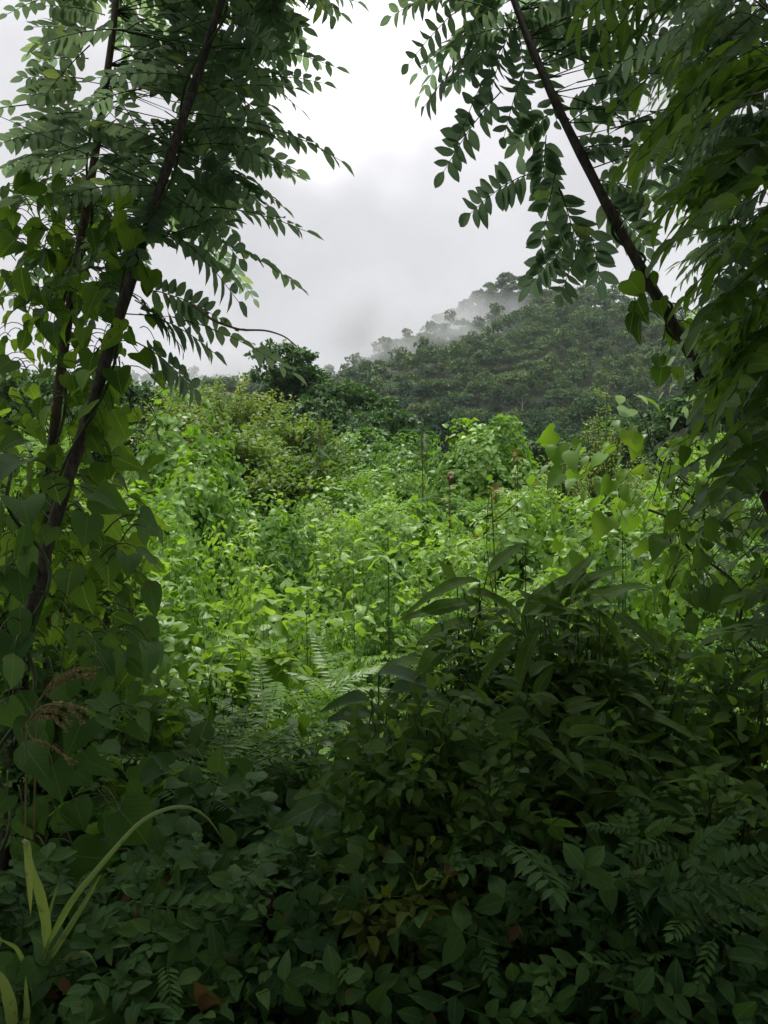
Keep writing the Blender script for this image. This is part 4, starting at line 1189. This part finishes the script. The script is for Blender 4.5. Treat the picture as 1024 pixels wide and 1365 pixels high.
def grass_plant(label, px, d, stem_pts, blades):
    b = gpt(px, d); p = Plant('tall_grass', b, label, 'grass plant')
    sm = MB(); ln = polyline(stem_pts, 20); ln[0] = b; sm.tube(ln, np.linspace(.006, .004, 20), 6); p.part(sm, 'stem', M['grass'])
    for pts, w, tn, tw in blades:
        m = MB(); blade(m, pts, w, tn, twist=tw); p.part(m, 'blade', M['grass'])


grass_plant('tall grass at lower left with one long blade arching over to the right', 50, 1.45, [(48, 1390, 1.45), (52, 1330, 1.45), (56, 1280, 1.45), (62, 1262, 1.45)], [
    ([(62, 1262, 1.45), (95, 1200, 1.43), (150, 1135, 1.40), (190, 1090, 1.38), (235, 1072, 1.36), (265, 1075, 1.35), (285, 1095, 1.34), (296, 1118, 1.33)], .0072, .45, .9),
    ([(62, 1265, 1.45), (62, 1230, 1.45), (52, 1185, 1.44), (42, 1160, 1.44), (36, 1125, 1.43), (28, 1120, 1.43)], .0095, .6, .3),
    ([(30, 1120, 1.43), (36, 1122, 1.42), (39, 1160, 1.42), (41, 1220, 1.42)], .007, .85, .2),
    ([(50, 1340, 1.45), (40, 1300, 1.44), (22, 1262, 1.42), (-5, 1250, 1.40)], .006, .4, .5), ([(56, 1330, 1.45), (76, 1290, 1.46), (98, 1268, 1.47), (118, 1270, 1.46), (130, 1290, 1.45)], .0055, .3, .6),
    ([(54, 1345, 1.45), (58, 1280, 1.47), (66, 1215, 1.49), (80, 1170, 1.50)], .0045, .45, .5), ([(46, 1360, 1.44), (34, 1330, 1.42), (20, 1322, 1.40), (8, 1335, 1.39)], .005, .8, .4),
    ([(58, 1290, 1.45), (90, 1240, 1.46), (115, 1200, 1.47), (135, 1165, 1.47)], .006, .3, .4)])
grass_plant('pale grass blade at the bottom left corner', 0, 1.35, [(-8, 1400, 1.35), (-4, 1380, 1.35)], [
    ([(18, 1380, 1.35), (14, 1340, 1.35), (6, 1310, 1.35), (-12, 1285, 1.35)], .011, .65, .3), ([(30, 1400, 1.35), (36, 1350, 1.36), (34, 1300, 1.37)], .006, .75, .2)])
grass_plant('short pale cut grass stalk at the bottom edge left of centre', 327, 1.5, [(327, 1390, 1.5), (327, 1350, 1.5), (328, 1318, 1.5)], [([(329, 1400, 1.5), (330, 1350, 1.5), (327, 1315, 1.5)], .006, .6, .1)])


def plume(label, px, d, root, strands):
    b = gpt(px, d); p = Plant('grass_plume', b, label, 'grass plume'); sm = MB(); hm = MB()
    for pts in strands:
        c = polyline([root] + pts, 22); hm.tube(c, np.linspace(.0016, .0008, 22), 4, .5)
        m = 60; k = U(.25, 1, m); q = c[(k * 21).astype(int)] + U(-.003, .003, (m, 3))
        hm.inst(DIA, q, U(-.4, .4, (m, 3)) + [.6, 0, -.3], U(-1, 1, (m, 3)), .012, U(.3, .8, m))
    c = polyline([(px, 640 + 1.65 / d * 1050, d), root], 12); sm.tube(c, .0025, 5)
    sk = p.part(sm, 'stalk', M['dry']); p.part(hm, 'seed_head', M['dry'], parent=sk)


plume('upper arching grass plume before the left vines', 40, 2.0, (48, 940, 1.95), [[(70, 905, 1.93), (100, 890, 1.9), (135, 890, 1.88)], [(68, 915, 1.93), (95, 900, 1.9), (128, 898, 1.88)], [(72, 908, 1.93), (100, 898, 1.9), (125, 905, 1.88)]])
plume('lower drooping grass plume with spread strands at the left', 30, 1.9, (35, 965, 1.85), [[(55, 940, 1.83), (85, 938, 1.8), (110, 965, 1.78)], [(50, 945, 1.83), (75, 945, 1.8), (95, 970, 1.78)], [(60, 938, 1.83), (90, 936, 1.8), (120, 950, 1.78)],
                                                                             [(50, 955, 1.83), (70, 955, 1.8), (88, 975, 1.78)], [(40, 985, 1.83), (70, 995, 1.8), (100, 1020, 1.78)]])


# ------------------------------------------------------------------ shaded shrubs of the foreground
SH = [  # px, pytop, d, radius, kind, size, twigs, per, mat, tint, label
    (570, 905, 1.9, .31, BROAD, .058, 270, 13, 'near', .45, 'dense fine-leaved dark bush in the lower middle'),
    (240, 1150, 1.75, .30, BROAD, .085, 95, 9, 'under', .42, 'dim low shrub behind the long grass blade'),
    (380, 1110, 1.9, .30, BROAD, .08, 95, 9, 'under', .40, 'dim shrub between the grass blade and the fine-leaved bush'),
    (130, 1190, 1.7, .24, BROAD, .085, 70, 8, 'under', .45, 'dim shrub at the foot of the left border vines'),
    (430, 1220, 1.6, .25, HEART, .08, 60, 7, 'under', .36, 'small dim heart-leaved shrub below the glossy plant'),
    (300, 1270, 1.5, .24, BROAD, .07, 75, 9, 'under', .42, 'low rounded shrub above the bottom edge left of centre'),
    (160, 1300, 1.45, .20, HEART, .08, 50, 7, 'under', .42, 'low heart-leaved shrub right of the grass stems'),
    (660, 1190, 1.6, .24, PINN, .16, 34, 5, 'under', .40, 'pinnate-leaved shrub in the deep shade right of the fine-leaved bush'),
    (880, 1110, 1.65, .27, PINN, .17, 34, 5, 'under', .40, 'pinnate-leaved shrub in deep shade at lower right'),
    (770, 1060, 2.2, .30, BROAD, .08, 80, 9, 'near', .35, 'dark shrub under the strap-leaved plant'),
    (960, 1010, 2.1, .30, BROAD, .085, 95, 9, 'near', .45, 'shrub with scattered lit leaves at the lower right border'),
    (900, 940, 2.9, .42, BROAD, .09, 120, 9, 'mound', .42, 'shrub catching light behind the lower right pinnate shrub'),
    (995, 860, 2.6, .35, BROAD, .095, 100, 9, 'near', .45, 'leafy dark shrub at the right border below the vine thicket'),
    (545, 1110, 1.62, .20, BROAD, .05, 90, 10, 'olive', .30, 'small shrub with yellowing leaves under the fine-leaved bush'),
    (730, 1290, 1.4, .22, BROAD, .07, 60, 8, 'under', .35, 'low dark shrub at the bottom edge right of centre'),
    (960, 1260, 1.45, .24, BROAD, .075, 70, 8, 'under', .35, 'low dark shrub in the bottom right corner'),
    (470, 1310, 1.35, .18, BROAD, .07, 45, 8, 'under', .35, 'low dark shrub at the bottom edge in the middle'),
    (190, 935, 2.8, .36, HEART, .10, 75, 7, 'heart', .42, 'heart-leaved shrub beside the grass plumes'),
    (300, 925, 3.1, .40, BROAD, .10, 90, 8, 'mound', .32, 'broad-leaved shrub where the clearing turns dark at the left'),
    (410, 955, 2.9, .34, BROAD, .09, 80, 8, 'mound', .26, 'broad-leaved shrub where the clearing turns dark in the middle'),
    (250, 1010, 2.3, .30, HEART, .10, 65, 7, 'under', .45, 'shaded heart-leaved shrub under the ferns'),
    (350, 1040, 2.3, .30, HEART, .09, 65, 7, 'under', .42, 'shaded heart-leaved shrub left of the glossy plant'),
    (30, 560, 4.2, .55, BROAD, .11, 230, 10, 'heart', .35, 'tall shrub filling the gap behind the vines at the left border'),
    (120, 690, 3.9, .42, BROAD, .10, 170, 9, 'heart', .40, 'tall shrub behind the base of the leaning tree'),
    (60, 850, 2.9, .36, BROAD, .09, 120, 9, 'under', .40, 'dim shrub behind the grass plumes at the left border'),
    (165, 850, 3.3, .34, HEART, .115, 70, 6, 'heart', .50, 'heart-leaved shrub below the reddish bare stem'),
    (270, 850, 3.7, .36, BROAD, .11, 80, 7, 'mound', .70, 'bright yellow-green shrub at the near edge of the clearing, left'),
    (345, 830, 4.0, .40, BROAD, .10, 80, 8, 'bright', .55, 'bright leafy shrub at the near edge of the clearing, middle'),
    (690, 990, 2.6, .26, BROAD, .08, 60, 8, 'near', .30, 'dark shrub behind the strap-leaved plant'),
    (840, 840, 3.4, .40, BROAD, .09, 100, 8, 'mound', .50, 'sunlit shrub seen past the strap-leaved plant on its right'),
    (610, 800, 2.75, .30, MEDIUM, .11, 100, 8, 'near', .28, 'dark narrow-leaved shrub round the long pointed leaves'),
    (755, 775, 2.35, .34, MEDIUM, .12, 190, 9, 'near', .24, 'tall dense dark shrub of narrow leaves under the strap-leaved plant'),
    (675, 800, 2.5, .28, BROAD, .075, 150, 10, 'near', .26, 'dense dark small-leaved shrub left of the tall dark shrub'),
    (850, 830, 2.45, .28, BROAD, .075, 140, 10, 'near', .3, 'dark small-leaved shrub right of the tall dark shrub'),
    (705, 905, 2.0, .22, MEDIUM, .13, 60, 8, 'near', .22, 'dark tangle of narrow leaves around the stalks of the strap-leaved plant'),
    (800, 960, 1.95, .24, MEDIUM, .12, 60, 8, 'near', .22, 'dark narrow-leaved shrub below the right leaves of the strap-leaved plant'),
    (640, 985, 1.75, .2, BROAD, .06, 70, 10, 'near', .3, 'small dark bush touching the right side of the fine-leaved bush'),
    (490, 1080, 1.75, .2, BROAD, .075, 60, 8, 'under', .4, 'small shrub under the glossy leaves beside the fine-leaved bush'),
    (640, 880, 3.4, .34, BROAD, .09, 80, 8, 'mound', .40, 'half-lit shrub behind the long pointed leaves'),
]
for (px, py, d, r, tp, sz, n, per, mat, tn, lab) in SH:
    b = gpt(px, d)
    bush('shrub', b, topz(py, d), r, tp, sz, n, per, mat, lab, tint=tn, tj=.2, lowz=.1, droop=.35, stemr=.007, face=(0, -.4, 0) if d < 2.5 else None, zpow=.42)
for (px, py, d, lab) in [(290, 945, 2.75, 'arching fern at the dark edge of the clearing left of middle'), (355, 900, 3.2, 'fern in the lit edge of the ferny patch'), (250, 960, 2.5, 'fern behind the grass plumes'),
                         (445, 860, 3.6, 'fine fern in the middle of the near clearing'), (320, 1055, 2.1, 'shaded fern above the long grass blade'), (820, 1180, 1.75, 'fern in the deep shade at lower right'), (590, 815, 3.5, 'fern lit from behind left of the sapling')]:
    b = gpt(px, d); p = Plant('fern', b, lab, 'fern'); sm = MB(); lm = MB(); H = topz(py, d) - b[2]
    n = 11; a = U(0, 6.28, n); k = U(.3, .75, n)
    A = np.repeat(b[None] + [0, 0, max(.02, H - .25)], n, 0) + U(-.03, .03, (n, 3)); dd = np.stack([np.cos(a), np.sin(a), k], 1)
    sm.tubes3(np.repeat(b[None], 1, 0), [b + [0.02, 0, H * .4]], [b + [0, 0, max(.02, H - .25)]], .012, .008, .5)
    lm.inst(FERN, A, dd, np.array([0, 0, 1]) + U(-.2, .2, (n, 3)), U(.32, .5, n), U(.4, .6, n))
    p.part(sm, 'stem', M['stem']); p.part(lm, 'frond', M['under'] if d < 2.6 else M['mound'])
print('shrubs', time.time() - T0)


# ------------------------------------------------------------------ unseen tree behind and above the camera, its crown shaped to shade the foreground
b = np.array([-2.2, -4.5, 0.0]); b[2] = gh(b[0], b[1])
p = Plant('unseen_shade_tree', b, 'big unseen tree behind the viewpoint, crown shaped to shade the foreground', 'tree')
tr = MB(); top = np.array([-.5, -1.5, 7.0])
ts = np.linspace(0, 1, 12)[:, None]; m = (b + top) / 2 + [-.4, -.8, .6]
c = b * (1 - ts) ** 2 + 2 * m * ts * (1 - ts) + top * ts ** 2
tr.tube(c, np.linspace(.28, .10, 12), 10)
cr = MB(); n = 11200
x = U(-9, 9, n); y = U(-9, 4.6, n); z = U(4.9, 7.6, n) + .06 * np.abs(x)
lim = (z - 1.65) / np.tan(R(36)) - .2          # stay above the top of the view
ok = (y < np.minimum(lim, np.where(np.abs(x + .3) < 1.5, 4.1, 2.3) + .3 * vnoise(x, x * .3)))
x, y, z = x[ok], y[ok], z[ok]; n = len(x)
cr.inst(SP4, np.stack([x, y, z], 1), U(-1, 1, (n, 3)), U(-.5, .5, (n, 3)) + [0, 0, 1], U(.35, .6, n), U(.2, .7, n))
for k in range(14):
    e = np.array([U(-7, 7), U(-7, 3.2), U(5.2, 6.6)]); a = c[int(U(6, 11))]
    tr.tubes3([a], [(a + e) / 2 + [0, 0, .6]], [e], .07, .02, .5)
p.part(tr, 'trunk', M['bark2']); p.part(cr, 'crown', M['mid'])


for (x, y, r, h, lab) in [(-5.2, -3.6, 2.2, 2.6, 'unseen thicket added behind the viewpoint on the left to deepen the shade'), (.2, -6.0, 2.6, 2.4, 'unseen thicket added straight behind the viewpoint to deepen the shade'), (4.8, -3.0, 2.4, 3.6, 'unseen thicket added behind the viewpoint on the right to deepen the shade')]:
    bb = np.array([x, y, gh(x, y)])  # added out of view to block skylight from behind the camera
    bush('added_shade_thicket', bb, bb[2] + h, r, BROAD_LO, .22, 420, 12, 'mid', lab, 'thicket', stem='trunk', tint=.4, lowz=.02, zpow=.9, stemr=.04)


# ------------------------------------------------------------------ mist on the ridge
def mist_mat(name, dens, scale, lo, hi, seed):
    m, nt, N, L = newmat(name)
    out = N.new('ShaderNodeOutputMaterial'); tc = N.new('ShaderNodeTexCoord')
    ln = N.new('ShaderNodeVectorMath'); ln.operation = 'LENGTH'; L.new(tc.outputs['Object'], ln.inputs[0])
    fall = N.new('ShaderNodeMapRange'); fall.interpolation_type = 'SMOOTHSTEP'
    L.new(ln.outputs['Value'], fall.inputs[0]); fall.inputs[1].default_value = .2; fall.inputs[2].default_value = .97; fall.inputs[3].default_value = 1; fall.inputs[4].default_value = 0
    geo = N.new('ShaderNodeNewGeometry')
    nz = N.new('ShaderNodeTexNoise'); nz.noise_dimensions = '4D'; nz.inputs['W'].default_value = seed; nz.inputs['Scale'].default_value = scale; nz.inputs['Detail'].default_value = 4; nz.inputs['Roughness'].default_value = .55; nz.inputs['Distortion'].default_value = .4
    L.new(geo.outputs['Position'], nz.inputs['Vector'])
    mr = N.new('ShaderNodeMapRange'); L.new(nz.outputs['Fac'], mr.inputs[0]); mr.inputs[1].default_value = lo; mr.inputs[2].default_value = hi
    mu = N.new('ShaderNodeMath'); mu.operation = 'MULTIPLY'; L.new(fall.outputs[0], mu.inputs[0]); L.new(mr.outputs[0], mu.inputs[1])
    m2 = N.new('ShaderNodeMath'); m2.operation = 'MULTIPLY'; L.new(mu.outputs[0], m2.inputs[0]); m2.inputs[1].default_value = dens
    pv = N.new('ShaderNodeVolumePrincipled'); pv.inputs['Color'].default_value = (.72, .73, .75, 1); pv.inputs['Anisotropy'].default_value = .15
    L.new(m2.outputs[0], pv.inputs['Density'])
    L.new(pv.outputs[0], out.inputs['Volume'])
    return m


def sphere_mesh(name, seg=24, rings=12):
    mb = MB(); th = np.linspace(0.001, PI - .001, rings + 1); ph = np.linspace(0, 2 * PI, seg, endpoint=False)
    V = np.stack([np.outer(np.sin(th), np.cos(ph)), np.outer(np.sin(th), np.sin(ph)), np.outer(np.cos(th), np.ones(seg))], -1).reshape(-1, 3)
    i = np.arange(rings)[:, None] * seg; j = np.arange(seg)[None]; k = (j + 1) % seg
    mb.add(V, np.stack([i + j, i + seg + j, i + seg + k, i + k], -1).reshape(-1, 4))
    return mb


def mist(px, py, d, sx, sy, sz, dens, scale, lo, hi, seed):
    o = sphere_mesh('mist').build('mist', mist_mat('mist', dens, scale, lo, hi, seed))
    o.location = P(px, py, d); o.scale = (sx, sy, sz)
    tag(o, kind='stuff')


mist(520, 432, 415, 62, 38, 38, .050, .035, .36, .66, 1.0)
mist(640, 425, 398, 44, 28, 19, .034, .05, .36, .66, 2.0)
mist(300, 500, 300, 62, 30, 16, .05, .04, .30, .6, 3.0)
mist(528, 484, 275, 20, 10, 14, .14, .11, .34, .62, 4.0)
mist(618, 446, 275, 24, 10, 12, .09, .11, .34, .62, 5.0)


# ------------------------------------------------------------------ haze: one closed box of even thin air
HAZE = .00016
mh, nt, N, L = newmat('haze')
out = N.new('ShaderNodeOutputMaterial'); pv = N.new('ShaderNodeVolumePrincipled')
pv.inputs['Color'].default_value = (.86, .92, 1.0, 1); pv.inputs['Density'].default_value = HAZE; pv.inputs['Anisotropy'].default_value = .2
L.new(pv.outputs[0], out.inputs['Volume'])
zlo = float(Z.min()) - 1; zhi = 165.0
mb = MB(); xa, ya, yb = 950, -450, 1850
V = [(-xa, ya, zlo), (xa, ya, zlo), (xa, yb, zlo), (-xa, yb, zlo), (-xa, ya, zhi), (xa, ya, zhi), (xa, yb, zhi), (-xa, yb, zhi)]
mb.add(V, [(3, 2, 1, 0), (4, 5, 6, 7), (0, 1, 5, 4), (1, 2, 6, 5), (2, 3, 7, 6), (3, 0, 4, 7)])
tag(mb.build('haze', mh), kind='stuff')


# ------------------------------------------------------------------ sky and light
SUN_EL, SUN_AZ = R(70), R(-14)          # ahead of the camera, a little left
w = bpy.data.worlds.new('World'); S.world = w; w.use_nodes = True
nt = w.node_tree; N = nt.nodes; L = nt.links; N.clear()
out = N.new('ShaderNodeOutputWorld')
sky = N.new('ShaderNodeTexSky'); sky.sky_type = 'NISHITA'; sky.sun_disc = False; sky.sun_elevation = SUN_EL; sky.sun_rotation = SUN_AZ
bg1 = N.new('ShaderNodeBackground'); L.new(sky.outputs[0], bg1.inputs[0]); bg1.inputs[1].default_value = .1
tc = N.new('ShaderNodeTexCoord')
sep = N.new('ShaderNodeSeparateXYZ'); L.new(tc.outputs['Generated'], sep.inputs[0])
# overcast: brighter towards the zenith
pz = N.new('ShaderNodeMath'); pz.operation = 'MAXIMUM'; L.new(sep.outputs[2], pz.inputs[0]); pz.inputs[1].default_value = 0
p2 = N.new('ShaderNodeMath'); p2.operation = 'POWER'; L.new(pz.outputs[0], p2.inputs[0]); p2.inputs[1].default_value = 3.6
grad = N.new('ShaderNodeMath'); grad.operation = 'MULTIPLY_ADD'; L.new(p2.outputs[0], grad.inputs[0]); grad.inputs[1].default_value = 1.7; grad.inputs[2].default_value = .44
nz = N.new('ShaderNodeTexNoise'); nz.inputs['Scale'].default_value = 3.4; nz.inputs['Detail'].default_value = 7; nz.inputs['Roughness'].default_value = .55; nz.inputs['Distortion'].default_value = .3
L.new(tc.outputs['Generated'], nz.inputs['Vector'])
nm = N.new('ShaderNodeMapRange'); L.new(nz.outputs['Fac'], nm.inputs[0]); nm.inputs[1].default_value = .25; nm.inputs[2].default_value = .75; nm.inputs[3].default_value = .80; nm.inputs[4].default_value = 1.20
g2 = N.new('ShaderNodeMath'); g2.operation = 'MULTIPLY'; L.new(grad.outputs[0], g2.inputs[0]); L.new(nm.outputs[0], g2.inputs[1])
# thin place in the cloud ahead
gap = nrm(P(462, 95, 10) - EYE)
dn = N.new('ShaderNodeVectorMath'); dn.operation = 'NORMALIZE'
nv = N.new('ShaderNodeTexNoise'); nv.inputs['Scale'].default_value = 7; nv.inputs['Detail'].default_value = 4; L.new(tc.outputs['Generated'], nv.inputs['Vector'])
vs = N.new('ShaderNodeVectorMath'); vs.operation = 'MULTIPLY_ADD'; L.new(nv.outputs['Color'], vs.inputs[0]); vs.inputs[1].default_value = (.12, .12, .12); L.new(tc.outputs['Generated'], vs.inputs[2])
ofs = N.new('ShaderNodeVectorMath'); ofs.operation = 'SUBTRACT'; L.new(vs.outputs[0], ofs.inputs[0]); ofs.inputs[1].default_value = (.06, .06, .06)
L.new(ofs.outputs[0], dn.inputs[0])
dt = N.new('ShaderNodeVectorMath'); dt.operation = 'DOT_PRODUCT'; L.new(dn.outputs[0], dt.inputs[0]); dt.inputs[1].default_value = gap
gm = N.new('ShaderNodeMapRange'); gm.interpolation_type = 'SMOOTHSTEP'; L.new(dt.outputs['Value'], gm.inputs[0]); gm.inputs[1].default_value = math.cos(R(8.5)); gm.inputs[2].default_value = math.cos(R(2)); gm.inputs[3].default_value = 0; gm.inputs[4].default_value = .34
sm_ = N.new('ShaderNodeMath'); sm_.operation = 'ADD'; L.new(g2.outputs[0], sm_.inputs[0]); L.new(gm.outputs[0], sm_.inputs[1])
bg2 = N.new('ShaderNodeBackground'); bg2.inputs[0].default_value = (1.0, .985, 1.005, 1); L.new(sm_.outputs[0], bg2.inputs[1])
mx = N.new('ShaderNodeMixShader'); mx.inputs[0].default_value = .95; L.new(bg1.outputs[0], mx.inputs[1]); L.new(bg2.outputs[0], mx.inputs[2])
L.new(mx.outputs[0], out.inputs['Surface'])

sun = bpy.data.lights.new('sun', 'SUN'); sun.energy = 2.1; sun.angle = R(9); sun.color = (1, .96, .88)
so = bpy.data.objects.new('sun', sun); COL.objects.link(so)
sd = Vector((math.sin(SUN_AZ) * math.cos(SUN_EL), math.cos(SUN_AZ) * math.cos(SUN_EL), math.sin(SUN_EL)))
so.rotation_euler = sd.to_track_quat('Z', 'Y').to_euler()
so.location = (0, -20, 40)

# ------------------------------------------------------------------ render settings
S.view_settings.view_transform = 'Standard'; S.view_settings.look = 'None'; S.view_settings.exposure = .75; S.view_settings.gamma = 1
cy = S.cycles
cy.max_bounces = 8; cy.diffuse_bounces = 3; cy.glossy_bounces = 2; cy.transmission_bounces = 4; cy.volume_bounces = 1; cy.transparent_max_bounces = 8
cy.use_denoising = True
try:
    cy.denoiser = 'OPENIMAGEDENOISE'; cy.denoising_input_passes = 'RGB_ALBEDO_NORMAL'
except Exception:
    pass
cy.sample_clamp_indirect = 6
cy.filter_width = 1.5
S.render.use_persistent_data = False
print('done', time.time() - T0, 'objects', len(S.objects))
